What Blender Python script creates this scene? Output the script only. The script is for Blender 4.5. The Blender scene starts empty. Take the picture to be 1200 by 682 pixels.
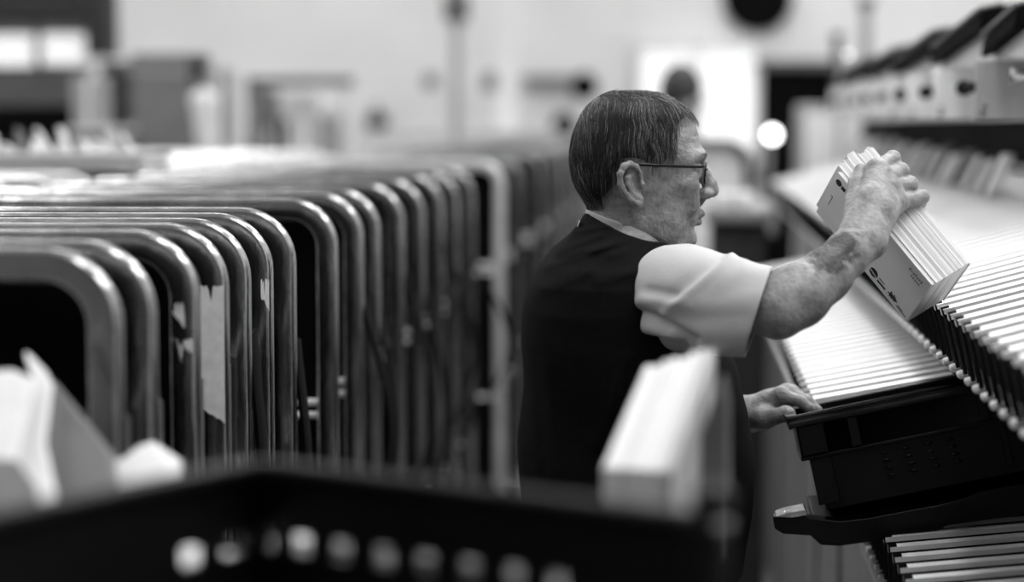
import bpy, bmesh, math, random
import numpy as np
from mathutils import Vector, Matrix
random.seed(7); rng = np.random.default_rng(7)
S = bpy.context.scene
COL = S.collection
PI = math.pi

# ------------------------------------------------------------------ camera
F = 2464.0                       # focal length in pixels of the 1200 x 682 frame
PITCH = math.atan(201 / F); YAW = math.atan(200 / F * math.cos(PITCH))
CAM = Vector((0, 0, 1.70))
cd = bpy.data.cameras.new('camera'); cam = bpy.data.objects.new('camera', cd); COL.objects.link(cam)
cam.location = CAM; cam.rotation_euler = (PI / 2 - PITCH, 0, YAW)
cd.sensor_width = 36; cd.lens = F / 1200 * 36
cd.clip_start = .05; cd.clip_end = 100
cd.dof.use_dof = True; cd.dof.focus_distance = 3.06; cd.dof.aperture_fstop = 1.65; cd.dof.aperture_blades = 0
S.camera = cam
S.view_settings.view_transform = 'Standard'; S.view_settings.look = 'None'
S.view_settings.gamma = 1; S.view_settings.use_curve_mapping = False
S.view_settings.exposure = 0.0
RT = Vector((math.cos(YAW), math.sin(YAW), 0))
FW = Vector((-math.sin(YAW) * math.cos(PITCH), math.cos(YAW) * math.cos(PITCH), -math.sin(PITCH)))
UP = RT.cross(FW)
def at(px, py, Y):
    d = FW + RT * ((px - 600) / F) + UP * ((341 - py) / F)
    return CAM + d * (Y / d.y)
def yfor(px, py, X):
    d = FW + RT * ((px - 600) / F) + UP * ((341 - py) / F)
    return X * d.y / d.x

# ------------------------------------------------------------------ light
w = bpy.data.worlds.new('world'); S.world = w; w.use_nodes = True
w.node_tree.nodes['Background'].inputs[0].default_value = (1, 1, 1, 1)
w.node_tree.nodes['Background'].inputs[1].default_value = .13
def area(name, loc, sx, sy, power, rot=(0, 0, 0)):
    l = bpy.data.lights.new(name, 'AREA'); l.shape = 'RECTANGLE'; l.size = sx; l.size_y = sy; l.energy = power
    o = bpy.data.objects.new(name, l); o.location = loc; o.rotation_euler = rot; COL.objects.link(o); return o
CEIL = 4.3
for i, (x, p) in enumerate([(-5.2, 55), (-2.6, 66), (.35, 66), (2.1, 90)]):
    area('ceiling_strip_light', (x, 4.6, CEIL - .06), .28, 7.5, p)
    area('ceiling_strip_light', (x, 12.5, CEIL - .06), .28, 6.0, 80)
    area('added_ceiling_fill', (x, 5.5, CEIL - .35), .2, 11, 85, (PI, 0, 0))  # added upward fill lamps that brighten the ceiling
area('added_rack_light', (.80, 3.9, 2.75), .12, 3.0, 20, (0, math.radians(-14), 0))  # unseen lamp added over the rack to brighten the raised arm and hand

# ------------------------------------------------------------------ materials
def lin(v):
    return v / 12.92 if v <= .04045 else ((v + .055) / 1.055) ** 2.4
MATS = {}
def mat(name, v, rough=.6, metal=0, var=0, vscale=20, bump=0, bscale=60, stretch=(1, 1, 1), spec=.5, emit=0, sss=0):
    m = bpy.data.materials.new(name); m.use_nodes = True
    nt = m.node_tree; b = nt.nodes['Principled BSDF']
    c = lin(v); b.inputs['Base Color'].default_value = (c, c, c, 1)
    b.inputs['Roughness'].default_value = rough; b.inputs['Metallic'].default_value = metal
    b.inputs['Specular IOR Level'].default_value = spec
    if sss:
        b.inputs['Subsurface Weight'].default_value = sss; b.inputs['Subsurface Radius'].default_value = (.006, .006, .006)
        b.inputs['Subsurface Scale'].default_value = 1
    if emit:
        b.inputs['Emission Color'].default_value = (1, 1, 1, 1); b.inputs['Emission Strength'].default_value = emit
    if var or bump:
        tc = nt.nodes.new('ShaderNodeTexCoord'); mp = nt.nodes.new('ShaderNodeMapping')
        mp.inputs['Scale'].default_value = stretch; nt.links.new(tc.outputs['Object'], mp.inputs[0])
    if var:
        n = nt.nodes.new('ShaderNodeTexNoise'); n.inputs['Scale'].default_value = vscale; n.inputs['Detail'].default_value = 5
        r = nt.nodes.new('ShaderNodeMapRange'); r.inputs[1].default_value = .3; r.inputs[2].default_value = .7
        r.inputs[3].default_value = lin(max(0, v - var)); r.inputs[4].default_value = lin(min(1, v + var))
        nt.links.new(mp.outputs[0], n.inputs['Vector']); nt.links.new(n.outputs[0], r.inputs[0])
        nt.links.new(r.outputs[0], b.inputs['Base Color'])
    if bump:
        n2 = nt.nodes.new('ShaderNodeTexNoise'); n2.inputs['Scale'].default_value = bscale; n2.inputs['Detail'].default_value = 6
        bp = nt.nodes.new('ShaderNodeBump'); bp.inputs['Strength'].default_value = bump; bp.inputs['Distance'].default_value = .01
        nt.links.new(mp.outputs[0], n2.inputs['Vector']); nt.links.new(n2.outputs[0], bp.inputs['Height'])
        nt.links.new(bp.outputs[0], b.inputs['Normal'])
    MATS[name] = m; return m
M = MATS
mat('wall_paint', .86, .8, var=.02, vscale=2, bump=.05, bscale=90)
mat('ceiling_paint', .88, .9, bump=.05)
mat('floor_vinyl', .52, .35, var=.06, vscale=3, bump=.03)
mat('skirting_paint', .55, .5, bump=.02)
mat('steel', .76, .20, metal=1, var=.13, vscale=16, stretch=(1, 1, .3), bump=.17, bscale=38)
mat('steel_lit', .95, .48, metal=1, var=.06, vscale=14, bump=.03, bscale=40)  # paler copy of steel; the far tops' glare is put into its colour
mat('dark_panel', .13, .6, var=.04, vscale=30, bump=.05)
mat('black_plastic', .07, .42, bump=.05, bscale=250, spec=.25)
mat('black_matte', .035, .85, bump=.04, spec=.06)
mat('black_gloss', .035, .25, bump=.01, spec=.3)
mat('rubber', .1, .8, bump=.03)
mat('white_enamel', .93, .38, bump=.01)
mat('white_plastic', .93, .3, bump=.01)
mat('grey_paint', .62, .45, var=.02, bump=.02)
mat('pale_paint', .86, .5, var=.02, bump=.02)
mat('mid_paint', .46, .5, var=.03, bump=.02)
mat('dim_paint', .33, .55, var=.03, bump=.02)
mat('paper', .86, .75, var=.015, vscale=9, bump=.03, bscale=300)
mat('paper_bright', .91, .7, var=.01, bump=.03)
mat('paper_grey', .74, .75, var=.03, vscale=12, bump=.03)
mat('paper_mid', .58, .75, var=.03, vscale=12, bump=.03)
mat('paper_dark', .42, .75, var=.04, vscale=12, bump=.03)
mat('label_paper', .97, .6, var=.05, vscale=60, bump=.05, bscale=120)
mat('ink', .12, .7, bump=.01)
mat('ink_pale', .48, .7, bump=.01)
mat('hair_dark', .12, .5, var=.05, vscale=160, stretch=(1, 1, 1), bump=.3, bscale=300)
mat('strand_dark', .12, .45, bump=.01)
mat('strand_mid', .30, .45, bump=.01)
mat('strand_grey', .60, .45, bump=.01)
mat('vest_cloth', .07, .95, var=.015, vscale=200, bump=.25, bscale=900, spec=.08)
mat('shirt_cloth', .74, .8, bump=.12, bscale=40, spec=.2)
mat('trouser_cloth', .06, .9, bump=.1, bscale=500, spec=.15)
mat('shoe_leather', .06, .35, bump=.05)
mat('glass_rim', .06, .25, bump=.01)
mat('lit_pane', .9, .5, emit=.5)
mat('lamp_glow', .9, .5, emit=7)
g = mat('lens_glass', .95, .03); 
gb = g.node_tree.nodes['Principled BSDF']; gb.inputs['Transmission Weight'].default_value = 1; gb.inputs['IOR'].default_value = 1.08
mat('window_glass', .9, .05); gb = M['window_glass'].node_tree.nodes['Principled BSDF']
gb.inputs['Transmission Weight'].default_value = 1; gb.inputs['IOR'].default_value = 1.1

# skin: mottled grey with a faded tattoo on the right forearm (placed in object space further down)
sk = mat('skin', .53, .48, var=.085, vscale=60, bump=.30, bscale=170, sss=.0, spec=.4)

# ------------------------------------------------------------------ mesh helpers
class MB:
    """collects shapes, builds ONE mesh object"""
    def __init__(s): s.v = []; s.f = []; s.m = []
    def add(s, vs, fs, mi=0):
        o = len(s.v); s.v += [tuple(v) for v in vs]
        s.f += [tuple(i + o for i in f) for f in fs]; s.m += [mi] * len(fs); return s
    def hexa(s, p, mi=0):
        return s.add(p, [(0, 3, 2, 1), (4, 5, 6, 7), (0, 1, 5, 4), (1, 2, 6, 5), (2, 3, 7, 6), (3, 0, 4, 7)], mi)
    def box(s, c, d, R=None, mi=0):
        hx, hy, hz = d[0] / 2, d[1] / 2, d[2] / 2; c = Vector(c); P = []
        for z in (-hz, hz):
            for x, y in ((-hx, -hy), (hx, -hy), (hx, hy), (-hx, hy)):
                q = Vector((x, y, z)); P.append(c + (R @ q if R else q))
        return s.hexa(P, mi)
    def obox(s, o, ex, ey, ez, mi=0):
        o, ex, ey, ez = map(Vector, (o, ex, ey, ez))
        return s.hexa([o, o + ex, o + ex + ey, o + ey, o + ez, o + ex + ez, o + ex + ey + ez, o + ey + ez], mi)
    def sweep(s, path, prof, up=None, closed=False, mi=0, cap=True):
        """sweep a 2-D profile (list of (a,b)) along a path with fixed reference axis 'up' = b axis"""
        n = len(path); k = len(prof); vs = []
        path = [Vector(p) for p in path]
        for i, p in enumerate(path):
            a = path[i - 1] if (i or closed) else p; b = path[(i + 1) % n] if (i < n - 1 or closed) else p
            t = (b - a).normalized()
            r = Vector(up) if up is not None else (Vector((0, 0, 1)) if abs(t.z) < .9 else Vector((1, 0, 0)))
            A = t.cross(r).normalized(); B = A.cross(t).normalized()
            vs += [p + A * q[0] + B * q[1] for q in prof]
        fs = []
        for i in range(n if closed else n - 1):
            j = (i + 1) % n
            for q in range(k):
                r2 = (q + 1) % k
                fs.append((i * k + q, i * k + r2, j * k + r2, j * k + q))
        if cap and not closed:
            fs.append(tuple(range(k - 1, -1, -1))); fs.append(tuple((n - 1) * k + q for q in range(k)))
        return s.add(vs, fs, mi)
    def tube(s, path, r, n=10, mi=0, closed=False):
        return s.sweep(path, [(r * math.cos(2 * PI * i / n), r * math.sin(2 * PI * i / n)) for i in range(n)], closed=closed, mi=mi)
    def rod(s, a, b, r, n=14, mi=0): return s.tube([a, b], r, n, mi)
    def disc(s, c, nrm, r, th, n=32, mi=0):
        nrm = Vector(nrm).normalized(); return s.rod(Vector(c) - nrm * th / 2, Vector(c) + nrm * th / 2, r, n, mi)
    def lathe(s, c, prof, n=28, mi=0):
        c = Vector(c); vs = []; fs = []; k = len(prof)
        for i in range(n):
            a = 2 * PI * i / n
            vs += [c + Vector((r * math.cos(a), r * math.sin(a), z)) for r, z in prof]
        for i in range(n):
            j = (i + 1) % n
            fs += [(i * k + q, j * k + q, j * k + q + 1, i * k + q + 1) for q in range(k - 1)]
        return s.add(vs, fs, mi)
    def ell(s, c, r, mi=0, n=16, R=None):
        c = Vector(c); vs = []; fs = []
        for i in range(n + 1):
            th = PI * i / n
            for j in range(2 * n):
                ph = PI * j / n
                q = Vector((r[0] * math.sin(th) * math.cos(ph), r[1] * math.sin(th) * math.sin(ph), r[2] * math.cos(th)))
                vs.append(c + (R @ q if R else q))
        for i in range(n):
            for j in range(2 * n):
                k = (j + 1) % (2 * n)
                fs.append((i * 2 * n + j, (i + 1) * 2 * n + j, (i + 1) * 2 * n + k, i * 2 * n + k))
        return s.add(vs, fs, mi)
    def prism(s, poly, ext, mi=0):
        e = Vector(ext); n = len(poly); P = [Vector(p) for p in poly]
        vs = P + [p + e for p in P]
        fs = [tuple(range(n)), tuple(range(2 * n - 1, n - 1, -1))] + [(i, i + n, (i + 1) % n + n, (i + 1) % n) for i in range(n)]
        return s.add(vs, fs, mi)
    def build(s, name, mats, parent=None, bevel=0, smooth=False, seg=2, org=None):
        me = bpy.data.meshes.new(name)
        org = Vector(org) if org is not None else Vector((0, 0, 0))
        me.from_pydata([tuple(Vector(v) - org) for v in s.v], [], s.f)
        for mm in (mats if isinstance(mats, (list, tuple)) else [mats]):
            me.materials.append(M[mm] if isinstance(mm, str) else mm)
        me.polygons.foreach_set('material_index', s.m)
        bm = bmesh.new(); bm.from_mesh(me); bmesh.ops.remove_doubles(bm, verts=bm.verts, dist=1e-6)
        bmesh.ops.recalc_face_normals(bm, faces=bm.faces); bm.to_mesh(me); bm.free()
        o = bpy.data.objects.new(name, me); COL.objects.link(o); o.location = org
        if parent is not None:
            o.parent = parent; o.location = org - pworld(parent)
        if bevel:
            b = o.modifiers.new('bevel', 'BEVEL'); b.width = bevel; b.segments = seg; b.limit_method = 'ANGLE'; b.angle_limit = math.radians(40)
            smooth = True
        if smooth:
            me.polygons.foreach_set('use_smooth', [True] * len(me.polygons))
            if bevel: 
                wn = o.modifiers.new('wn', 'WEIGHTED_NORMAL'); wn.keep_sharp = True
            else: me.set_sharp_from_angle(angle=math.radians(45))
        return o
def pworld(o):
    v = Vector(o.location)
    while o.parent is not None: o = o.parent; v = v + o.location
    return v
def tag(o, label, cat, group=None):
    o['label'] = label; o['category'] = cat
    if group: o['group'] = group
    return o
def thing(name, label, cat, loc=(0, 0, 0), group=None):
    o = bpy.data.objects.new(name, None); COL.objects.link(o); o.location = loc; o.empty_display_size = .1
    return tag(o, label, cat, group)
def structure(o): o['kind'] = 'structure'; return o
def dup(root, loc, label=None, group=None):
    r = root.copy(); COL.objects.link(r); r.location = loc
    if label: r['label'] = label
    if group: r['group'] = group
    for ch in list(root.children):
        c = ch.copy(); COL.objects.link(c); c.parent = r
        for g2 in list(ch.children):
            d = g2.copy(); COL.objects.link(d); d.parent = c
    return r
def rrect(wd, ht, r, n=4):
    out = []
    for cx, cy, a0 in ((wd / 2 - r, ht / 2 - r, 0), (-wd / 2 + r, ht / 2 - r, PI / 2), (-wd / 2 + r, -ht / 2 + r, PI), (wd / 2 - r, -ht / 2 + r, 1.5 * PI)):
        for i in range(n + 1):
            a = a0 + PI / 2 * i / n; out.append((cx + r * math.cos(a), cy + r * math.sin(a)))
    return out

# ------------------------------------------------------------------ implicit surfaces (organic shapes)
def V3(p): return np.array(p, dtype=np.float32)
class SDF:
    def __init__(s, lo, hi, h):
        s.h = h; s.lo = V3(lo); s.n = [int((hi[i] - lo[i]) / h) + 2 for i in range(3)]
        s.ax = [(s.lo[i] + h * np.arange(s.n[i])).astype(np.float32) for i in range(3)]
        s.F = np.full(s.n, 1.0, np.float32)
    def sub(s, lo, hi):
        i0 = [max(0, int((lo[i] - s.lo[i]) / s.h) - 1) for i in range(3)]
        i1 = [min(s.n[i], int((hi[i] - s.lo[i]) / s.h) + 3) for i in range(3)]
        if any(i1[i] <= i0[i] for i in range(3)): return None
        sl = tuple(slice(i0[i], i1[i]) for i in range(3))
        return sl, (s.ax[0][sl[0]][:, None, None], s.ax[1][sl[1]][None, :, None], s.ax[2][sl[2]][None, None, :])
    def put(s, fn, lo, hi, k, op='u'):
        m = k + 4 * s.h
        r = s.sub([lo[i] - m for i in range(3)], [hi[i] + m for i in range(3)])
        if r is None: return s
        sl, P = r; d = np.broadcast_to(fn(*P), s.F[sl].shape).astype(np.float32); a = s.F[sl]
        if op == 'u':
            if k > 0:
                t = np.clip(.5 + .5 * (d - a) / k, 0, 1); s.F[sl] = d + (a - d) * t - k * t * (1 - t)
            else: s.F[sl] = np.minimum(a, d)
        else:
            if k > 0:
                t = np.clip(.5 - .5 * (d + a) / k, 0, 1); s.F[sl] = a + (-d - a) * t + k * t * (1 - t)
            else: s.F[sl] = np.maximum(a, -d)
        return s
    def cone(s, p, q, r0, r1, k=.01, op='u'):
        p, q = V3(p), V3(q); ba = q - p; L2 = max(float(ba @ ba), 1e-12)
        def fn(x, y, z):
            X, Y, Z = x - p[0], y - p[1], z - p[2]
            t = np.clip((X * ba[0] + Y * ba[1] + Z * ba[2]) / L2, 0, 1)
            return np.sqrt((X - t * ba[0]) ** 2 + (Y - t * ba[1]) ** 2 + (Z - t * ba[2]) ** 2) - (r0 + t * (r1 - r0))
        r = max(r0, r1)
        return s.put(fn, np.minimum(p, q) - r, np.maximum(p, q) + r, k, op)
    def chain(s, pts, rs, k=.01, op='u'):
        for i in range(len(pts) - 1): s.cone(pts[i], pts[i + 1], rs[i], rs[i + 1], k, op)
        return s
    def ell(s, c, r, k=.01, op='u', R=None):
        c, r = V3(c), V3(r); A = np.eye(3, dtype=np.float32) if R is None else np.array(R, dtype=np.float32).T
        def fn(x, y, z):
            X, Y, Z = x - c[0], y - c[1], z - c[2]
            q = [A[i, 0] * X + A[i, 1] * Y + A[i, 2] * Z for i in range(3)]
            k0 = np.sqrt(sum((q[i] / r[i]) ** 2 for i in range(3))); k1 = np.sqrt(sum((q[i] / r[i] ** 2) ** 2 for i in range(3)))
            return k0 * (k0 - 1) / np.maximum(k1, 1e-6)
        R_ = float(r.max()); return s.put(fn, c - R_, c + R_, k, op)
    def all(s, fn, op='u', k=0):
        return s.put(fn, s.lo, s.lo + s.h * V3(s.n), k, op)
    def nets(s):
        Fv = s.F; neg = Fv < 0; n = Fv.shape
        c = [neg[dx:n[0] - 1 + dx, dy:n[1] - 1 + dy, dz:n[2] - 1 + dz] for dx in (0, 1) for dy in (0, 1) for dz in (0, 1)]
        tot = sum(q.astype(np.int8) for q in c); act = (tot > 0) & (tot < 8)
        I = np.argwhere(act); idx = np.full(act.shape, -1, np.int64); idx[act] = np.arange(len(I))
        corner = [(dx, dy, dz) for dx in (0, 1) for dy in (0, 1) for dz in (0, 1)]
        val = np.stack([Fv[I[:, 0] + a, I[:, 1] + b, I[:, 2] + d] for a, b, d in corner], 1)
        acc = np.zeros((len(I), 3)); cnt = np.zeros(len(I))
        for i in range(8):
            for j in range(i + 1, 8):
                if sum(abs(corner[i][q] - corner[j][q]) for q in range(3)) != 1: continue
                x = (val[:, i] < 0) != (val[:, j] < 0)
                t = val[x, i] / (val[x, i] - val[x, j])
                acc[x] += np.array(corner[i]) + t[:, None] * (np.array(corner[j]) - np.array(corner[i])); cnt[x] += 1
        P = (I + acc / cnt[:, None]) * s.h + s.lo
        fs = []
        for a in range(3):
            b, d = (a + 1) % 3, (a + 2) % 3
            s0 = [slice(1, n[q] - 1) for q in range(3)]; s0[a] = slice(0, n[a] - 1)
            s1 = list(s0); s1[a] = slice(1, n[a])
            A, B = neg[tuple(s0)], neg[tuple(s1)]
            e = np.argwhere(A != B) + np.array([s0[q].start for q in range(3)])
            if not len(e): continue
            inside = neg[e[:, 0], e[:, 1], e[:, 2]]
            def cell(db, dd):
                q = e.copy(); q[:, b] -= db; q[:, d] -= dd; return idx[q[:, 0], q[:, 1], q[:, 2]]
            Q = np.stack([cell(1, 1), cell(0, 1), cell(0, 0), cell(1, 0)], 1)
            Q[~inside] = Q[~inside][:, ::-1]
            fs.append(Q)
        return P, np.concatenate(fs)
def npmesh(name, parts, mats, parent=None, mi=None):
    """one mesh object from several (verts, quads) shells"""
    vs, fs, ms, o = [], [], [], 0
    for i, (P, Q) in enumerate(parts):
        vs.append(P); fs.append(Q + o); o += len(P); ms += [mi[i] if mi else 0] * len(Q)
    P = np.concatenate(vs); Q = np.concatenate(fs)
    me = bpy.data.meshes.new(name); me.from_pydata(P.tolist(), [], Q.tolist())
    for mm in (mats if isinstance(mats, (list, tuple)) else [mats]): me.materials.append(M[mm] if isinstance(mm, str) else mm)
    me.polygons.foreach_set('use_smooth', [True] * len(me.polygons)); me.polygons.foreach_set('material_index', ms)
    me.update()
    ob = bpy.data.objects.new(name, me); COL.objects.link(ob)
    if parent is not None: ob.parent = parent; ob.location = -pworld(parent)
    return ob
def loft(zs, cx, cy, af, ab, b, n=2.0):
    zs = np.array(zs, float); o = np.argsort(zs); zs = zs[o]
    T = [np.array(q, float)[o] if np.ndim(q) else np.full(len(zs), float(q)) for q in (cx, cy, af, ab, b)]
    def fn(x, y, z):
        cx_, cy_, af_, ab_, b_ = [np.interp(z, zs, t).astype(np.float32) for t in T]
        dx = x - cx_; a = np.where(dx > 0, af_, ab_)
        q = (np.abs(dx / a) ** n + np.abs((y - cy_) / b_) ** n) ** (1 / n)
        d = (q - 1) * np.minimum(np.minimum(a, b_), .09) * .95
        return np.maximum(d, np.maximum(z - zs[-1], zs[0] - z)).astype(np.float32)
    return fn

# ================================================================== SETTING
X0, X1, Y0, Y1 = -7.5, 3.3, -1.2, 16.0
structure(MB().box(((X0 + X1) / 2, (Y0 + Y1) / 2, -.05), (X1 - X0, Y1 - Y0, .1)).build('floor', 'floor_vinyl'))
structure(MB().box(((X0 + X1) / 2, (Y0 + Y1) / 2, CEIL + .05), (X1 - X0, Y1 - Y0, .1)).build('ceiling', 'ceiling_paint'))
structure(MB().box(((X0 + X1) / 2, Y1 + .05, CEIL / 2), (X1 - X0, .1, CEIL)).build('wall_back', 'wall_paint'))
structure(MB().box((X0 - .05, (Y0 + Y1) / 2, CEIL / 2), (.1, Y1 - Y0, CEIL)).build('wall_left', 'wall_paint'))
structure(MB().box((X1 + .05, (Y0 + Y1) / 2, CEIL / 2), (.1, Y1 - Y0, CEIL)).build('wall_right', 'wall_paint'))
structure(MB().box(((X0 + X1) / 2, Y1 - .01, .06), (X1 - X0, .02, .12)).build('baseboard_back', 'skirting_paint', bevel=.004))
structure(MB().box((X1 - .01, (Y0 + Y1) / 2, .06), (.02, Y1 - Y0, .12)).build('baseboard_right', 'skirting_paint', bevel=.004))
# bright tall window in the back wall (daylit) and a black slab painting the unlit open doorway
def px_box(mb, x0, y0, x1, y1, Y, depth, mi=0):
    a, b = at(x0, y1, Y), at(x1, y0, Y)
    return mb.box(((a.x + b.x) / 2, Y + depth / 2, (a.z + b.z) / 2), (abs(b.x - a.x), depth, abs(b.z - a.z)), None, mi)
wn = structure(px_box(MB(), 752, 56, 884, 175, 15.94, .05).build('window_1', 'lit_pane'))
fr = MB()
a, b = at(748, 190, 15.9), at(888, 52, 15.9)
for zz in (a.z, b.z): fr.box(((a.x + b.x) / 2, 15.93, zz), (b.x - a.x + .05, .09, .05))
for xx in (a.x, b.x, (a.x + b.x) / 2): fr.box((xx, 15.93, (a.z + b.z) / 2), (.04, .09, b.z - a.z))
fr.build('window_frame', 'pale_paint', wn, bevel=.006)
dr = structure(px_box(MB(), 889, 78, 985, 390, 15.9, .09).build('door_1', 'black_matte'))
d2 = MB(); a, b = at(889, 390, 15.85), at(985, 78, 15.85)
d2.box(((a.x + b.x) / 2, 15.87, b.z + .02), (b.x - a.x + .1, .1, .06)); d2.box((b.x + .03, 15.87, b.z / 2), (.06, .1, b.z))
d2.build('door_frame', 'dim_paint', dr, bevel=.006)

# ================================================================== SORTING RACK (right)
SL = math.radians(15)
def tier(name, label, fx, fz, ang, depth, Ys, near, far, strip_w=.036, top=.080, sx=.003, clip='white_plastic'):
    """tilted shelf of wire-like dividers: front rail, dark base panel, one divider (+ white foot clip) per slot"""
    t = thing(name, label, 'mail shelf', (fx, (near + far) / 2, fz))
    dx, dz = math.cos(ang), math.sin(ang)
    O = Vector((fx, 0, fz)); e = Vector((dx, 0, dz)); nn = Vector((-dz, 0, dx))
    L = far - near
    m = MB().obox(O + e * .03 + Vector((0, near, 0)) - nn * .012, e * depth, Vector((0, L, 0)), nn * .010)
    m.build('base_panel', 'black_matte', t, org=O + Vector((0, near, 0)))
    MB().obox(O + e * .0 + Vector((0, near, 0)) - nn * .016, e * .032, Vector((0, L, 0)), nn * .014).build('front_rail', 'black_gloss', t, bevel=.003, org=O + Vector((0, near, 0)))
    MB().obox(O + e * (depth - .01) + Vector((0, near, 0)) - nn * .012, e * .012, Vector((0, L, 0)), nn * (top + .03)).build('back_rail', 'pale_paint', t, bevel=.002, org=O + Vector((0, near, 0)))
    # prototype divider at y=0
    d = MB()
    s0 = O + e * sx + nn * top
    d.obox(s0 - Vector((0, strip_w / 2, 0)), e * (depth - sx), Vector((0, strip_w, 0)), nn * -.0018, 0)
    # raised edge flanges give the strip its channel shape
    for yy in (-strip_w / 2, strip_w / 2 - .0016):
        d.obox(s0 + Vector((0, yy, 0)) - nn * .007, e * (depth - sx), Vector((0, .0016, 0)), nn * .006, 0)
    a = O + e * .004 + nn * .002; b = s0 - nn * .004 + e * .004
    for yy in (-.010, .010):
        d.tube([a + Vector((0, yy, 0)), a + Vector((0, yy, 0)) + (b - a) * .9, b + Vector((0, yy * .8, 0)), b + e * .03 + Vector((0, yy * .8, 0))], .0032, 8, 1)
    d.obox(b + Vector((0, -.011, 0)) - e * .006 - nn * .006, e * .012, Vector((0, .022, 0)), nn * .013, 1)
    c = MB()
    c.obox(O - e * .007 - nn * .004 + Vector((0, -.0105, 0)), e * .016, Vector((0, .021, 0)), nn * .011)
    dv = d.build('divider', ['white_enamel', 'black_gloss'], t, org=O, smooth=True)
    cl = c.build('foot_clip', clip, dv, bevel=.004, seg=3, org=O)
    for i, y in enumerate(Ys):
        if i == 0:
            dv.location = (0, y - t.location.y, 0)
            continue
        q = dv.copy(); COL.objects.link(q); q.parent = t; q.location = (0, y - t.location.y, 0)
        k = cl.copy(); COL.objects.link(k); k.parent = q
    return t
Yu = [2.36 + .081 * i for i in range(86)]
tier('sorting_shelf', 'upper tilted sorting shelf of white divider strips the envelopes are held above', .398, 1.338, SL, .53, Yu, 2.31, 9.36, strip_w=.041, top=.090)
Ym = [3.38 + .0705 * i for i in range(42)]
tier('sorting_shelf', 'middle sorting shelf of pale strips directly behind the black crate', .208, 1.203, math.radians(11), .44, Ym, 3.36, 6.4, top=.05)
Yl = [2.52 + .0705 * i for i in range(27)]
tier('sorting_shelf', 'lowest sorting shelf of shiny strips underneath the black crate', .305, 1.010, math.radians(6), .46, Yl, 2.46, 4.45, strip_w=.024)

# the rack's body: uprights, kick panel, back board
rk = thing('rack_frame', 'tall grey steel frame carrying the tilted mail sorting shelves', 'rack', (.55, 5.2, 0))
for y in (2.25, 4.6, 6.6, 8.5):
    MB().box((.66, y, .62), (.05, .04, 1.24)).build('upright', 'mid_paint', rk, bevel=.004, org=(.66, y, 0))
    MB().box((.955, y, .9), (.05, .04, 1.8)).build('upright', 'mid_paint', rk, bevel=.004, org=(.955, y, 0))
MB().box((.99, 5.4, .80), (.015, 6.6, 1.60)).build('back_board', 'black_matte', rk, org=(.99, 5.4, .8))
MB().box((.80, 5.75, 1.651), (.015, 7.25, .094)).build('gap_shade_sheet', 'black_matte', rk, org=(.80, 5.75, 1.65))  # black sheet added to paint the dark gap under the beam
kp = MB(); kp.box((.34, 5.6, .46), (.02, 6.4, .92)); 
for i in range(9): kp.box((.327, 2.9 + i * .7, .46), (.012, .03, .88))
kp.build('kick_panel', 'mid_paint', rk, bevel=.003, org=(.34, 5.6, .46))

# upper beam with bracket plates and dark pegs
bm_ = thing('bracket_beam', 'long pale beam with square bracket plates above the upper shelf', 'beam', (.62, 6, 1.70))
MB().box((1.03, 6.35, 1.757), (.09, 5.7, .11)).build('beam', 'pale_paint', bm_, bevel=.006, org=(1.03, 6.2, 1.757))
px_plate = [(1143, .0), (1094, 0), (1062, 0), (1039, 0), (1021, 0), (1006, 0), (993, 0), (983, 0), (974, 0)]
py_ = []
for i, (px, _) in enumerate(px_plate):
    y = yfor(px, 90, .565); py_.append(y)
    pl = MB().box((.565 + .21, y, 1.757), (.42, .008, .115)).build('bracket_plate', 'grey_paint' if i == 0 else 'white_enamel', bm_, bevel=.002, org=(.775, y, 1.757))
    pg = MB()
    pg.rod((.572, y + .004, 1.764), (.572, y + .22, 1.764), .011, 14); pg.rod((.572, y + .205, 1.764), (.572, y + .225, 1.764), .016, 14)
    pg.build('peg', 'black_matte', bm_, bevel=.002, org=(.572, y + .1, 1.764))
    bt = MB()
    bt.disc((.580, y - .006, 1.712), (0, 1, 0), .0065, .007, 14); bt.disc((.583, y - .006, 1.725), (0, 1, 0), .005, .006, 14)
    bt.build('bolt', 'steel', pl, smooth=True, org=(.58, y, 1.72))
y = py_[0]
kn = MB(); kn.lathe((0, 0, 0), [(0, 0), (.017, 0), (.019, .003), (.017, .007), (.011, .008), (.011, .09), (0, .09)], 28)
R = Matrix.Rotation(math.radians(90), 4, 'Y') @ Matrix.Identity(4)
kn.v = [tuple((R @ Vector(v)) + at(1183, 88, y - .05)) for v in kn.v]
kn.build('knob', 'steel', bm_, smooth=True, org=at(1183, 88, y - .05))
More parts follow.
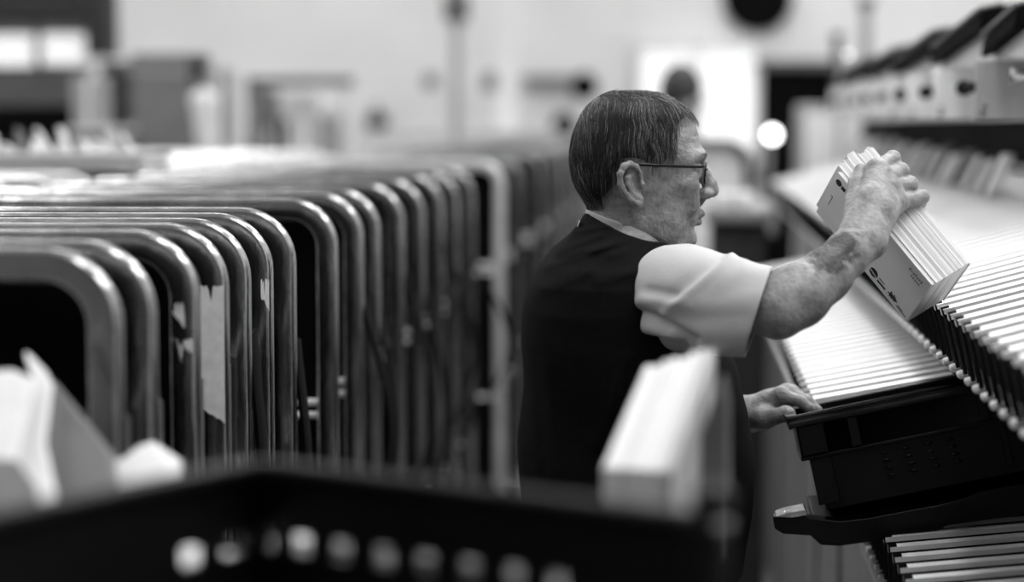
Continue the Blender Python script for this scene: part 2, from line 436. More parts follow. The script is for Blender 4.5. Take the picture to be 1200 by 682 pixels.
# topmost tilted black lids with white plates under them, each rising towards the camera
spots = [((1152, 44), (1192, 8)), ((1092, 58), (1150, 12)), ((1047, 72), (1094, 38)), ((1012, 80), (1048, 58)), ((985, 88), (1013, 70))]
for i, (fa_, ne_) in enumerate(spots):
    yf = yfor(fa_[0], fa_[1], .60); yn = yfor(ne_[0], ne_[1], .61)
    A_, B_ = at(fa_[0], fa_[1], yf), at(ne_[0], ne_[1], yn)
    tr = thing('slanted_bin', 'black slanted bin on the rack top, ' + ['nearest at the right edge of the photo', 'second from the right edge', 'third from the right edge', 'fourth, small and blurred', 'farthest and smallest, above the doorway'][i], 'bin', (.70, yf, A_.z), 'slanted bins along the rack top')
    MB().obox(A_, B_ - A_, (.26, 0, .06), (-.006, 0, -.042)).build('bin_body', 'black_matte', tr, bevel=.008, org=A_)
    MB().obox(A_ + Vector((-.004, 0, .001)), B_ - A_, (.05, 0, .010), (-.002, 0, .008)).build('lid_edge', 'mid_paint', tr, bevel=.003, org=A_)
    MB().prism([A_ + Vector((.02, .02, -.04)), B_ + Vector((.02, .02, -.04)), Vector((.635, yn + .02, 1.815)), Vector((.635, yf + .02, 1.815))], (.012, 0, 0)).build('side_plate', 'paper', tr, org=A_)
    MB().box((.68, (yf + yn) / 2, 1.815 + .02), (.02, .03, .05)).build('hinge_post', 'mid_paint', tr, bevel=.003, org=A_)

# standing mail at the back of the upper shelf
def shelf_pt(x): return 1.338 + (x - .398) * math.tan(SL) + .0965
tones = ['paper_bright', 'dim_paint', 'paper', 'dark_panel', 'paper_bright', 'paper_dark', 'dim_paint', 'paper']  # the darkest tone stands in for shaded gaps between bundles
yy = 5.0; i = 0
while yy < 9.2:
    x = .735; h = rng.uniform(.075, .105); wd = rng.uniform(.07, .15)
    m = MB(); z = shelf_pt(x)
    tl = rng.uniform(-.03, .03)
    m.hexa([(x - .02, yy, z), (x - .014, yy + wd * .74, z), (x + .012, yy + wd * .74, z + .006), (x + .006, yy, z + .006),
            (x + .02, yy + tl, z + h), (x + .026, yy + wd * .74 + tl, z + h), (x + .05, yy + wd * .74 + tl, z + h), (x + .044, yy + tl, z + h)])
    o = m.build('mail_bundle', tones[i % 8], bevel=.003, org=(x, yy + wd / 2, z))
    tag(o, 'upright mail bundle, the darkest painted as gaps, in the blurred row along the back edge of the upper sorting shelf', 'mail', 'mail standing along the back of the upper shelf')
    yy += wd; i += 1
# end cabinet beyond the rack
ec = thing('end_cabinet', 'blurred pale grey cabinet at the far end of the sorting rack', 'cabinet', (.75, 9.3, 0))
a, b = at(935, 300, 9.5), at(1014, 122, 9.5)
MB().box(((a.x + b.x) / 2, 9.7, b.z / 2), (b.x - a.x, .4, b.z)).build('cabinet_body', 'grey_paint', ec, bevel=.01, org=((a.x + b.x) / 2, 9.7, 0))
MB().box(((a.x + b.x) / 2, 9.49, b.z / 2 + .06), (b.x - a.x - .05, .02, b.z - .2)).build('cabinet_door', 'pale_paint', ec, bevel=.006, org=((a.x + b.x) / 2, 9.49, b.z / 2))
MB().box(((a.x + b.x) / 2 - .1, 9.47, 1.2), (.015, .025, .12)).build('door_handle', 'steel', bpy.data.objects['cabinet_door'], bevel=.004, org=((a.x + b.x) / 2 - .1, 9.47, 1.2))

# ================================================================== BLACK CRATE on its bracket
TA = math.radians(12.3)
ex = Vector((math.cos(TA), 0, math.sin(TA)))
pz = math.radians(5.5)
ez0 = Vector((-math.sin(TA), 0, math.cos(TA)))
ey = Vector((0, math.cos(pz), 0)) - ez0 * math.sin(pz)
ez = ex.cross(ey).normalized()
CY = 3.10; FL = at(922, 489, CY); CW, CD, CH = .40, .235, .148
cr = thing('mail_crate', 'black plastic crate with round holes gripped at its corner by the man', 'crate', FL - ez * CH)
def cb(mb, x0, x1, y0, y1, z0, z1, mi=0):
    return mb.obox(FL + ex * x0 + ey * y0 + ez * z0, ex * (x1 - x0), ey * (y1 - y0), ez * (z1 - z0), mi)
m = MB()   # upper, wider body as four walls
i1, i2 = .010, .013
cb(m, i1, CW - i1, i1, i1 + .004, -.064, -.004); cb(m, i1, CW - i1, CD - i1 - .004, CD - i1, -.064, -.004)
cb(m, i1, i1 + .004, i1, CD - i1, -.064, -.004); cb(m, CW - i1 - .004, CW - i1, i1, CD - i1, -.064, -.004)
# step ledge and tapered lower body with floor
cb(m, .008, CW - .008, .008, CD - .008, -.069, -.063)
for (p, q) in ((0, 1),):
    lo = [(.030, .022), (CW - .030, .022), (CW - .030, CD - .022), (.030, CD - .022)]
    hi = [(.022, .016), (CW - .022, .016), (CW - .022, CD - .016), (.022, CD - .016)]
    m.hexa([FL + ex * x + ey * y + ez * -CH for x, y in lo] + [FL + ex * x + ey * y + ez * -.066 for x, y in hi])
m.build('crate_body', 'black_plastic', cr, bevel=.002, org=FL)
m = MB()   # rim: flange ring with a turned-down lip
for x0, x1, y0, y1 in ((0, CW, 0, .016), (0, CW, CD - .016, CD), (0, .016, 0, CD), (CW - .016, CW, 0, CD)): cb(m, x0, x1, y0, y1, -.006, 0)
cb(m, 0, CW, 0, .003, -.018, 0); cb(m, 0, .003, 0, CD, -.020, 0); cb(m, 0, CW, CD - .003, CD, -.018, 0)
m.build('rim', 'black_plastic', cr, bevel=.0015, org=FL)
for q in ((.012, .05, .0045, .012, -.062, -.018), (.085, .10, .0045, .012, -.062, -.018), (CW - .125, CW - .11, .0045, .012, -.062, -.018), (.020, .052, .0125, .022, -.138, -.066), (CW - .10, CW - .09, .012, .02, -.135, -.066)):
    cb(MB(), *q).build('rib', 'black_plastic', cr, bevel=.0015, org=FL)
RC = Matrix((ex, ey, ez)).transposed()
for cx in range(4):
    hm = MB()
    for cz in range(4):
        p = FL + ex * (.128 + cx * .033 + .002 * cz) + ey * .0168 + ez * (-.082 - cz * .0115 + .002)
        hm.ell(p + ey * .0035 * 0, (.0062, .0025, .0026), 0, 8, RC @ Matrix.Rotation(math.radians(6), 3, 'Y'))
    hm.build('hole_shade_column', 'black_gloss', cr, smooth=True, org=FL)  # raised black ovals paint the dark of the holes
# moulded bracket carrying the crate
bk = thing('crate_bracket', 'black moulded bracket with curved edge holding up the tilted crate', 'bracket', at(1000, 620, 3.15))
P = [(906, 607), (922, 600), (950, 607), (985, 611), (1020, 607), (1060, 599), (1100, 592), (1130, 584), (1152, 575), (1180, 569), (1250, 560),
     (1250, 598), (1180, 606), (1110, 616), (1100, 622), (1040, 632), (985, 640), (962, 639), (950, 628), (918, 626), (908, 620)]
MB().prism([at(x, y, 3.085) for x, y in P], (0, .03, 0)).build('bracket_arm', 'black_gloss', bk, bevel=.002, org=at(1000, 615, 3.1))
o = MB().prism([at(x, y, 3.085) + Vector((0, .235, 0)) for x, y in P[3:-4]], (0, .03, 0)).build('bracket_arm', 'black_gloss', bk, bevel=.002, org=at(1000, 615, 3.3))
m = MB(); pb = [at(x, y, 3.11) for x, y in ((955, 612), (1240, 572), (1240, 590), (958, 630))]
m.prism(pb, (0, .22, 0)); m.build('bracket_tray', 'black_plastic', bk, bevel=.002, org=at(1000, 615, 3.2))
m = MB().prism([at(x, y, 3.08) for x, y in ((909, 606), (922, 601), (944, 597), (947, 604), (928, 607))], (0, .05, 0))
m.build('metal_tip', 'steel', bk, bevel=.0015, org=at(925, 603, 3.1))
m = MB()
for x in (1.0,): m.box(at(1120, 614, 3.2), (.03, .03, .03))
m.rod(at(1120, 616, 3.2), Vector((.94, 3.2, at(1120, 616, 3.2).z + .10)), .012)
m.build('support_bar', 'steel', bk, smooth=True, org=at(1120, 625, 3.2))

# ================================================================== ROLL CAGES (left)
XR, ZT, WC = -.60, 1.563, .84
def u_path(xr, xl, zt, y, r=.085, z0=.16, n=10):
    P = [Vector((xr, y, z0)), Vector((xr, y, .6)), Vector((xr, y, zt - r - .2))]
    for i in range(n + 1):
        a = PI / 2 * i / n; P.append(Vector((xr - r + r * math.cos(a), y, zt - r + r * math.sin(a))))
    P.append(Vector(((xr + xl) / 2, y, zt)))
    for i in range(n + 1):
        a = PI / 2 + PI / 2 * i / n; P.append(Vector((xl + r + r * math.cos(a), y, zt - r + r * math.sin(a))))
    P += [Vector((xl, y, zt - r - .2)), Vector((xl, y, z0))]
    return P
T = .036
def cage(name, label, y, xr=XR, zt=ZT, steel='steel', wd=WC, depth=.11, panel='black_matte', group=None, rungs=True, wheels=True, r=.085, side=True):
    t = thing(name, label, 'roll cage', (xr - wd / 2, y, 0), group)
    xo, xi = xr - T / 2, xr - wd + T / 2
    org = (xr - wd / 2, y, 0)
    MB().sweep(u_path(xo, xi, zt - T / 2, y, r - T / 2), rrect(T, .030, .007), up=(0, 1, 0)).build('tube_frame', steel, t, smooth=True, org=org)
    pa = MB().box((xr - wd / 2, y + .035, .2 + (zt - .04 - .2) / 2), (wd - 2 * T - .01, .012, zt - .24))
    for k in range(6): pa.box((xr - wd / 2, y + .045, .35 + k * .2), (wd - 2 * T - .06, .012, .02))
    pa.build('folded_base', panel, t, bevel=.003, org=org)
    if rungs:
        for zz in (.30, .75, 1.180, 1.203):
            MB().rod((xi, y + .012, zz), (xo, y + .012, zz), .0065, 10).build('rung', 'white_enamel', t, smooth=True, org=(xo, y, zz))  # white enamel paints the lit gleam of the chrome rungs
    if side:
        sd = MB()
        sd.tube([(xo - .01, y, zt - .16), (xo - .012, y + depth * .6, zt - .18), (xo - .012, y + depth, zt - .20)], .007, 8)
        sd.tube([(xo - .01, y, .5), (xo - .012, y + depth, .48)], .007, 8)
        sd.rod((xo - .012, y + depth, .3), (xo - .012, y + depth, zt - .2), .009, 10)
        sd.build('side_rail', 'dim_paint', t, smooth=True, org=(xo, y, .9))
    if wheels:
        for x in (xo - .02, xi + .02):
            wm = MB().disc((x, y, .062), (1, 0, 0), .06, .032, 24).build('wheel', 'rubber', t, bevel=.006, org=(x, y, .062))
            fk = MB(); fk.box((x, y, .14), (.05, .05, .03)); fk.box((x - .021, y, .10), (.004, .03, .09)); fk.box((x + .021, y, .10), (.004, .03, .09))
            fk.build('fork', 'steel', wm, org=(x, y, .12))
    return t
edge_px = [143, 183, 234, 268, 294, 320, 347, 396, 426, 446, 474, 498, 520, 538, 556, 592, 612, 634, 650, 661, 671, 680, 688, 695]
ordn = ['nearest', 'second', 'third', 'fourth', 'fifth', 'sixth', 'seventh', 'eighth', 'ninth', 'tenth', 'eleventh', 'twelfth', 'thirteenth', 'fourteenth', 'fifteenth', 'sixteenth', 'seventeenth', 'eighteenth', 'nineteenth', 'twentieth', 'twenty-first', 'twenty-second', 'twenty-third', 'last, farthest']
special = {0: 'nearest steel roll cage, big blurred rounded frame at the left edge of the photo',
           2: 'third steel roll cage from the camera, scraps of torn label on its post',
           3: 'fourth steel roll cage from the camera, with the long white torn label',
           5: 'sixth steel roll cage from the camera, small white label scrap under its corner',
           6: 'seventh steel roll cage from the camera, dark open gap with two shiny rungs beside it',
           7: 'eighth steel roll cage from the camera, wide plain post right of the dark gap',
           15: 'sixteenth steel roll cage, the pale wide post left of the man’s back'}
CG = []
for i, px in enumerate(edge_px):
    y = yfor(px, 420, XR)
    lab = special.get(i, ordn[i] + ' steel roll cage from the camera in the nested row at left').replace('’', "'")
    c = cage('roll_cage', lab, y, group='nested roll cages in the left row', steel='steel_lit' if i == 15 else 'steel')
    CG.append((c, y))
# torn labels on the posts of three cages
def torn(c, y, zlo, zhi, wdt=.026, seed=0, xoff=0):
    r2 = np.random.default_rng(seed); n = 9; P = []
    xa, xb = XR - T / 2 - wdt / 2 + xoff, XR - T / 2 + wdt / 2 + xoff
    top = [(xa + (xb - xa) * k / n, zhi - abs(r2.normal(0, .006)) - (.02 if k == 4 else 0)) for k in range(n + 1)]
    bot = [(xb - (xb - xa) * k / n, zlo + abs(r2.normal(0, .003)) + .018 * k / n) for k in range(n + 1)]
    MB().prism([(x, y - .0166, z) for x, z in top + bot], (0, .0012, 0)).build('torn_label', 'label_paper', c, org=(XR, y, zlo))
def zpx(py, y, px=300): return at(px, py, y).z
for idx, lo, hi, sd, wdt, xo in ((3, 494, 332, 1, .030, 0), (2, 414, 394, 2, .024, 0), (2, 384, 352, 3, .014, -.004), (5, 364, 325, 4, .012, .010)):
    c, y = CG[idx]; torn(c, y, zpx(lo, y, edge_px[idx]), zpx(hi, y, edge_px[idx]), wdt, sd, xo)
# drooping black web straps hooked on cages further back
def strap(c, y, ztop, zlen, bul, x=XR):
    P = []
    for k in range(15):
        u = k / 14; P.append(Vector((x - .005 + bul * math.sin(PI * u) ** 1.3, y + .03 + .02 * math.sin(3 * u), ztop - zlen * u)))
    MB().sweep(P, rrect(.006, .055, .002, 2), up=(0, 1, 0)).build('web_strap', 'black_matte', c, smooth=True, org=(x, y, ztop))
for idx, zt_, ln, bl in ((4, 1.40, .5, .012), (6, 1.35, .45, .014), (8, 1.36, .5, .05), (9, 1.30, .45, .03), (10, 1.38, .6, .06), (11, 1.30, .6, .05), (12, 1.40, .55, .08), (13, 1.25, .5, .05), (14, 1.3, .5, .10)):
    c, y = CG[idx]; strap(c, y, zt_, ln, bl)
# second row of cages further left, only their tops in view
for i in range(15):
    y = 4.35 + i * .33
    cage('roll_cage', 'steel roll cage in the second row behind, only its blurred bright top bar showing', y, xr=-1.50, wd=1.02, steel='steel_lit', group='roll cages of the second row', rungs=False, side=False)
for i in range(11):
    y = 5.2 + i * .36
    cage('roll_cage', 'steel roll cage in the third row far left, only its blurred bright top bar showing', y, xr=-2.58, wd=.9, steel='steel_lit', group='roll cages of the third row', rungs=False, side=False)

# ================================================================== FOREGROUND TRAYS
C0 = at(300, 547, 1.70); C1 = at(792, 603, 1.50)
d1 = (C1 - C0); d1.z = 0; LW = d1.length; d1.normalize(); d2 = Vector((d1.y, -d1.x, 0))
RZ = C0.z
fc = thing('picking_tray', 'large black tray rim with a row of oval slots, blurred in front', 'tray', C0 - Vector((0, 0, .25)))
def wallpiece(mb, s0, s1, z0, z1, th=.008, base=C0, dr=d1, out=-1):
    nrm = d2 * out if dr is d1 else d1 * -1
    return mb.obox(base + dr * s0 + Vector((0, 0, z0)), dr * (s1 - s0), nrm * th, Vector((0, 0, z1 - z0)))
LW2 = LW + .028
m = MB()
hx = [235, 275, 313, 350, 397, 447, 496, 548, 600, 650]; hw = [17, 27, 11, 21, 21, 21, 20, 20, 19, 18]
# solve the slot positions along the wall
def s_of(px, py):
    return min((abs(pix(C0 + d1 * s)[0] - px), s) for s in np.linspace(-.05, .5, 1200))[1]
def pix(p):
    v = Vector(p) - CAM; dd = v.dot(FW); return 600 + F * v.dot(RT) / dd, 341 - F * v.dot(UP) / dd
zh0, zh1 = -.068, -.052
m2 = MB(); cur = 0; segs = []
for px, hh in zip(hx, hw):
    if px < 300: continue
    segs.append((s_of(px - hh * .55, 660), s_of(px + hh * .55, 660)))
wallpiece(m2, 0, LW2, zh1, 0); wallpiece(m2, 0, LW2, -.24, zh0)
prev = 0
for a, b in segs:
    wallpiece(m2, prev, max(prev + .001, a), zh0, zh1); prev = b
wallpiece(m2, prev, LW2, zh0, zh1)
m2.build('long_wall', 'black_plastic', fc, org=C0)
m3 = MB()   # left wall with two slots near the corner
def lw(mb, s0, s1, z0, z1): return mb.obox(C0 + d2 * s0 + Vector((0, 0, z0)), d2 * (s1 - s0), -d1 * .008, Vector((0, 0, z1 - z0)))
sa = [(.012, .040), (.062, .088)]
lw(m3, 0, .6, zh1 - .002, 0); lw(m3, 0, .6, -.24, zh0 - .002); prev = 0
for a, b in sa: lw(m3, prev, a, zh0 - .002, zh1 - .002); prev = b
lw(m3, prev, .6, zh0 - .002, zh1 - .002)
m3.build('left_wall', 'black_plastic', fc, org=C0)
m4 = MB()   # rolled rim along both walls and down the open front corner
m4.sweep([C0 + d2 * .6, C0 + d2 * .05, C0 + d2 * .012 + d1 * .004, C0 + d1 * .03, C0 + d1 * LW2], rrect(.018, .016, .006, 3), up=(0, 0, 1))
m4.build('rim', 'black_plastic', fc, smooth=True, org=C0)
m5 = MB().tube([C0 + d1 * LW2 + Vector((0, 0, .0)), C0 + d1 * LW2 + Vector((0, 0, -.06)), C0 + d1 * LW2 + Vector((0, 0, -.24))], .016, 14)
m5.ell(C0 + d1 * (LW2 + .002) + Vector((0, -.006, .016)), (.016, .014, .014), 0, 10)
m5.build('corner_post', 'black_plastic', fc, smooth=True, org=C0)
m6 = MB().obox(C0 + Vector((0, 0, -.25)), d1 * LW2, d2 * .6, (0, 0, .01)); m6.build('tray_floor', 'black_plastic', fc, org=C0)
m7 = MB().obox(C0 + d1 * LW2 + Vector((0, 0, -.25)), -d1 * .008, d2 * .6, (0, 0, .06)); m7.obox(C0 + d2 * .6 + Vector((0, 0, -.25)), d1 * LW2, d2 * .008, (0, 0, .06))
m7.build('low_lip', 'black_plastic', fc, org=C0)

# second tray beyond it, holding the mail
C2 = C0 - d2 * .05 + Vector((0, 0, -.03)) - d1 * .42
bt = thing('mail_tray', 'dark mail tray behind the slotted rim, holding blurred white envelopes', 'tray', C2 + d1 * .45 - d2 * .15 + Vector((0, 0, -.22)))
m = MB(); WL, WD = .87, .26
m.obox(C2 + Vector((0, 0, -.22)), d1 * WL, -d2 * WD, (0, 0, .01)); m.build('tray_floor', 'black_plastic', bt, org=C2)
for nm, o0, a_, b_ in (('tray_wall', C2, d1 * WL, -d2 * .006), ('tray_wall', C2 - d2 * WD, d1 * WL, d2 * .006), ('tray_wall', C2, d1 * .006, -d2 * WD), ('tray_wall', C2 + d1 * WL, -d1 * .006, -d2 * WD)):
    hgt = .045 if nm == 'tray_wall' and o0 == C2 and a_.length > .5 else .10
    MB().obox(o0 + Vector((0, 0, -.22)), a_, b_, (0, 0, hgt)).build(nm, 'black_plastic', bt, bevel=.002, org=o0)
def env_obj(name, o, ex_, ey_, ez_, material, label, group=None, cat='envelope', bev=.0008):
    ob = MB().obox(o, ex_, ey_, ez_).build(name, material, bevel=bev, org=o)
    return tag(ob, label, cat, group)
# letter blocks behind the slots; slot brightness is put into their paper tone
for k in range(6):
    o = C2 + d1 * (.36 + .055 * k) - d2 * .035 + Vector((0, 0, -.208 + 0))
    env_obj('envelope', o, d1 * .05, -d2 * .20, Vector((0, 0, .158 - .003 * (k % 3))), 'paper_dark' if k else 'paper_bright', 'block of letters behind the oval slots, its tone set for the slot brightness', 'letter blocks behind the slots', 'letters')
# white block added beside the left wall to brighten its two slots
env_obj('envelope', C0 - d1 * .16 - d2 * .04 + Vector((0, 0, -.25)), d1 * .145, d2 * .17, Vector((0, 0, .165)), 'paper_bright', 'white letter block added to brighten the leftmost oval slots of the tray', cat='letters')
# leaning letters at the left
def lean(pts, Y, th, material, label, group, ddir=None):
    P = [at(x, y, Y + (640 - y) * .0011) for x, y in pts]; ext = (ddir or Vector((.25, .95, 0)).normalized()) * th
    ob = MB().prism(P, ext).build('envelope', material, bevel=.0012, org=P[0]); return tag(ob, label, 'envelope', group)
GL = 'letters leaning in the tray at the left'
lean([(-60, 640), (-60, 440), (8, 434), (36, 446), (16, 535), (20, 640)], 1.80, .010, 'paper_bright', 'white envelope at the left edge, leftmost of the leaning letters', GL)
lean([(12, 640), (16, 545), (38, 446), (28, 413), (50, 436), (58, 452), (49, 520), (62, 580), (60, 640)], 1.83, .008, 'paper_bright', 'tall white envelope standing highest among the leaning letters at left', GL)
lean([(50, 640), (50, 520), (58, 448), (128, 536), (140, 640)], 1.88, .012, 'paper_dark', 'dark grey envelope sloping down, rightmost of the leaning letters', GL)
lean([(-60, 640), (-60, 538), (14, 540), (38, 572), (44, 640)], 1.75, .008, 'paper_dark', 'grey sheet added as the darker lower part of the leftmost white letter', GL)  # grey sheet added to darken the foot of the leftmost letter
lean([(118, 640), (123, 545), (146, 536), (163, 522), (196, 545), (200, 640)], 1.92, .03, 'paper_bright', 'low crumpled white letter beside the grey sloping envelope', GL)
# bundle leaning at the right, in front of the man's side
GR = "letters leaning in front of the man's side"
n = 8
labs = ["white letter at the left side of the blurred bundle before the man's vest"] + ['white letter inside the blurred leaning bundle before the vest'] * 6 + ["letter at the right side of the blurred bundle before the vest"]
for k in range(n):
    u = k / (n - 1)
    a = at(706 + 72 * u, 548 + 4 * u, 1.90); b = at(756 + 74 * u, 428 - 22 * u + (3 if k % 3 == 1 else 0), 2.10)
    P = [Vector((a.x, a.y, RZ - .16)), a, b, Vector((b.x, b.y, RZ - .16))]
    ob = MB().prism(P, RT * .0075 + UP * .0004).build('envelope', ['paper_bright', 'paper_bright', 'paper', 'paper_bright', 'paper_bright', 'paper_bright', 'paper', 'paper_grey'][k], bevel=.0012, org=P[0])
    tag(ob, labs[k], 'envelope', GR)
P = [at(x, y, 2.03) for x, y in ((806, 660), (808, 550), (846, 440), (852, 470), (852, 660))]
tag(MB().prism(P, Vector((.004, .02, 0))).build('envelope', 'paper_dark', bevel=.002, org=P[0]), 'dark grey folder standing at the right end of the leaning bundle', 'folder')
# trolley under the trays (below the frame)
tl = thing('tray_trolley', 'trolley carrying the black trays in the foreground, hidden below the frame', 'trolley', (C0.x, C0.y, 0))
cx = C0 + d1 * .1 + d2 * .12
tz = RZ - .252
MB().obox(C0 + d1 * -.44 - d2 * .34 + Vector((0, 0, tz - RZ - .03)), d1 * .78, d2 * .98, (0, 0, .03)).build('trolley_top', 'dark_panel', tl, bevel=.004, org=C0)
for a_ in (-.40, .30):
    for b_ in (-.30, .58):
        p = C0 + d1 * a_ + d2 * b_
        MB().rod((p.x, p.y, .0), (p.x, p.y, tz - .03), .018).build('leg', 'steel', tl, smooth=True, org=(p.x, p.y, 0))

# ================================================================== BACKGROUND
def solid(name, label, cat, x0, y0, x1, y1, Y, depth, material, group=None, to_floor=False, bevel=.01):
    a, b = at(x0, y1, Y), at(x1, y0, Y); z0 = 0 if to_floor else a.z
    c = ((a.x + b.x) / 2, Y + depth / 2, (z0 + b.z) / 2)
    return (c, (b.x - a.x, depth, b.z - z0))
def bg(name, label, cat, parts, Y, group=None, loc=None):
    """parts: (part name, x0,y0,x1,y1, dY, depth, material, to_floor)"""
    t = None
    for (pn, x0, y0, x1, y1, dY, dep, mt, tf) in parts:
        c, d = solid(None, None, None, x0, y0, x1, y1, Y + dY, dep, mt, to_floor=tf)
        if t is None: t = thing(name, label, cat, (c[0], c[1], 0 if tf else c[2] - d[2] / 2), group)
        MB().box(c, d).build(pn, mt, t, bevel=min(.012, min(d) * .2), org=c)
    return t
# glazed booth at the upper left
bg('office_booth', 'dark booth with two bright windows in the upper left corner', 'booth',
   [('booth_wall', -60, 76, 100, 420, 0, .12, 'dim_paint', True), ('roof_band', -60, -90, 126, 22, -.1, .16, 'dark_panel', False),
    ('corner_post', 100, -90, 126, 66, -.12, .2, 'dark_panel', False), ('corner_post', 40, 20, 46, 80, -.05, .1, 'dim_paint', False),
    ('window_pane', -60, 40, 40, 78, -.02, .04, 'lit_pane', False), ('window_pane', 46, 24, 98, 76, -.02, .04, 'lit_pane', False),
    ('dark_band', -60, 124, 88, 166, -.06, .05, 'black_matte', False), ('lintel', -60, 22, 104, 40, -.03, .06, 'mid_paint', False)], 11.0)  # the dark band is a flat black slab on the booth wall
bg('locker', 'tall mid-grey locker with a dark handle patch, left background', 'locker',
   [('locker_body', 158, 62, 240, 420, 0, .16, 'mid_paint', True), ('locker_door', 164, 66, 236, 400, -.02, .02, 'mid_paint', False), ('handle', 222, 68, 239, 96, -.05, .03, 'black_matte', False)], 10.0)
bg('locker', 'narrow dark-sided locker left of the tall grey locker', 'locker',
   [('locker_body', 122, 72, 154, 420, 0, .14, 'dim_paint', True), ('locker_door', 126, 80, 142, 400, -.02, .02, 'dark_panel', False)], 10.05)
bg('parcel_box', 'pale blurred parcel box standing before the dark booth', 'box',
   [('carton', 84, 90, 120, 148.5, 0, .15, 'grey_paint', False), ('carton_tape', 100, 89.5, 106, 148.5, -.004, .158, 'pale_paint', False)], 9.2)
bg('box_shelf', 'grey shelf unit under the parcel box', 'shelf', [('shelf_body', 80, 151, 128, 420, 0, .4, 'mid_paint', True), ('shelf_board', 78, 149, 130, 154, -.03, .45, 'pale_paint', False)], 9.2)
# bright hanging sack
m = SDF((-2.75, 9.1, 1.2), (-1.9, 9.5, 2.0), .012)
a = at(238, 112, 9.3); b = at(238, 182, 9.3)
m.cone((a.x, 9.3, a.z - .02), (a.x + .005, 9.3, b.z + .03), .055, .035, .02); m.cone((a.x + .02, 9.3, a.z - .03), (a.x + .02, 9.3, b.z + .06), .045, .03, .02); m.ell((a.x + .005, 9.3, a.z - .03), (.062, .05, .05), .02)
sk_ = thing('mail_sack', 'bright white sack hanging by the grey locker', 'sack', (a.x, 9.3, b.z)); npmesh('sack_body', [m.nets()], 'paper_bright', sk_)
MB().tube([(a.x - .05, 9.3, a.z), (a.x - .03, 9.3, a.z + .07), (a.x + .03, 9.3, a.z + .07), (a.x + .05, 9.3, a.z)], .006, 8).build('cord', 'dim_paint', sk_, smooth=True, org=(a.x, 9.3, a.z))
sp = at(257, 78, 9.3)
ps = thing('steel_post', 'slim grey post right of the hanging sack', 'post', (sp.x, 9.4, 0))
MB().rod((sp.x, 9.4, .02), (sp.x, 9.4, sp.z), .014).build('pole', 'mid_paint', ps, smooth=True, org=(sp.x, 9.4, 0))
MB().rod((sp.x, 9.4, sp.z - .03), (a.x, 8.0, a.z + .075), .008).build('hook_arm', 'mid_paint', ps, smooth=True, org=(sp.x, 9.4, sp.z))
MB().disc((sp.x, 9.4, .012), (0, 0, 1), .16, .024).build('foot', 'mid_paint', ps, bevel=.004, org=(sp.x, 9.4, 0))
sp = at(272, 82, 10.3); ps2 = thing('steel_post', 'wide pale post between the sack and the shelf rack', 'post', (sp.x, 10.3, 0))
MB().box((sp.x, 10.3, sp.z / 2), (.075, .06, sp.z)).build('pole', 'pale_paint', ps2, bevel=.006, org=(sp.x, 10.3, 0)); MB().box((sp.x, 10.3, .012), (.2, .2, .024)).build('foot', 'mid_paint', ps2, bevel=.004, org=(sp.x, 10.3, 0))
bg('shelf_rack', 'blurred shelf rack with a dark top rail, left of centre', 'rack',
   [('upright', 292, 92, 304, 420, 0, .06, 'mid_paint', True), ('upright', 402, 92, 410, 420, 0, .06, 'pale_paint', True), ('top_rail', 290, 90, 412, 101, -.02, .1, 'dim_paint', False),
    ('shelf_board', 294, 188, 410, 193, 0, .5, 'mid_paint', False), ('back_panel', 296, 100, 408, 190, .5, .02, 'pale_paint', False)], 11.5)
for k, (x0, y0, x1, y1, mt, lb) in enumerate([(296, 104, 316, 150, 'mid_paint', 'grey carton at the left end of the shelf rack'), (318, 140, 336, 188, 'dark_panel', 'narrow dark box low in the shelf rack'),
        (338, 112, 372, 186, 'pale_paint', 'pale carton in the middle of the shelf rack'), (374, 134, 400, 187, 'grey_paint', 'grey carton at the right end of the shelf rack'), (297, 151, 315, 187, 'paper', 'white box at the lower left of the shelf rack')]):
    bg('carton', lb, 'box', [('carton_body', x0, y0, x1, y1, 0, .3, mt, False), ('carton_tape', (x0 + x1) / 2 - 2, y0 - .5, (x0 + x1) / 2 + 2, y1, -.003, .306, 'pale_paint', False)], 11.6, 'cartons in the shelf rack')
# wall pipe with dark lamp head, pillar, low cabinets along the back wall
p = at(535, 12, 13.5); q = at(535, 420, 13.5)
lp = thing('column_lamp', 'slim pale pole with a dark head, top centre', 'pole', (p.x, 13.5, 0))
MB().rod((p.x, 13.5, 0), (p.x, 13.5, p.z), .035).build('pole', 'grey_paint', lp, smooth=True, org=(p.x, 13.5, 0))
MB().lathe((p.x, 13.5, p.z - .07), [(0, 0), (.07, 0), (.085, .04), (.085, .16), (.05, .2), (0, .2)]).build('lamp_head', 'dim_paint', lp, smooth=True, org=(p.x, 13.5, p.z))
a = at(584, 400, 15.2); b = at(606, 0, 15.2)
structure(MB().box(((a.x + b.x) / 2, 15.2, CEIL / 2), (b.x - a.x, .14, CEIL)).build('trim_1', 'wall_paint', bevel=.01))
bg('wall_rail', 'blurred grey rail on the back wall left of the man', 'rail', [('rail', 612, 88, 690, 98, 0, .05, 'mid_paint', False), ('rail_back', 616, 98, 686, 106, .02, .03, 'grey_paint', False)], 15.92)
def knob(px, py, Y, r, label, nm='wall_fixture', mt='black_matte'):  # round fixture on a wall arm
    p = at(px, py, Y); t = thing(nm, label, 'lamp', p)
    MB().lathe((p.x, p.y, p.z - r), [(0, 0), (r * .7, .1 * r), (r, .7 * r), (r * .9, 1.5 * r), (r * .4, 2 * r), (0, 2 * r)]).build('fixture_body', mt, t, smooth=True, org=p)
    MB().rod((p.x, p.y, p.z), (p.x, Y1, p.z + .04), r * .18).build('wall_arm', 'mid_paint', t, smooth=True, org=p)
knob(685, 101, 15.5, .10, 'dark blurred round fixture at the end of the wall rail'); knob(661, 147, 15.5, .095, "dark blurred round lamp just behind the man's hair")
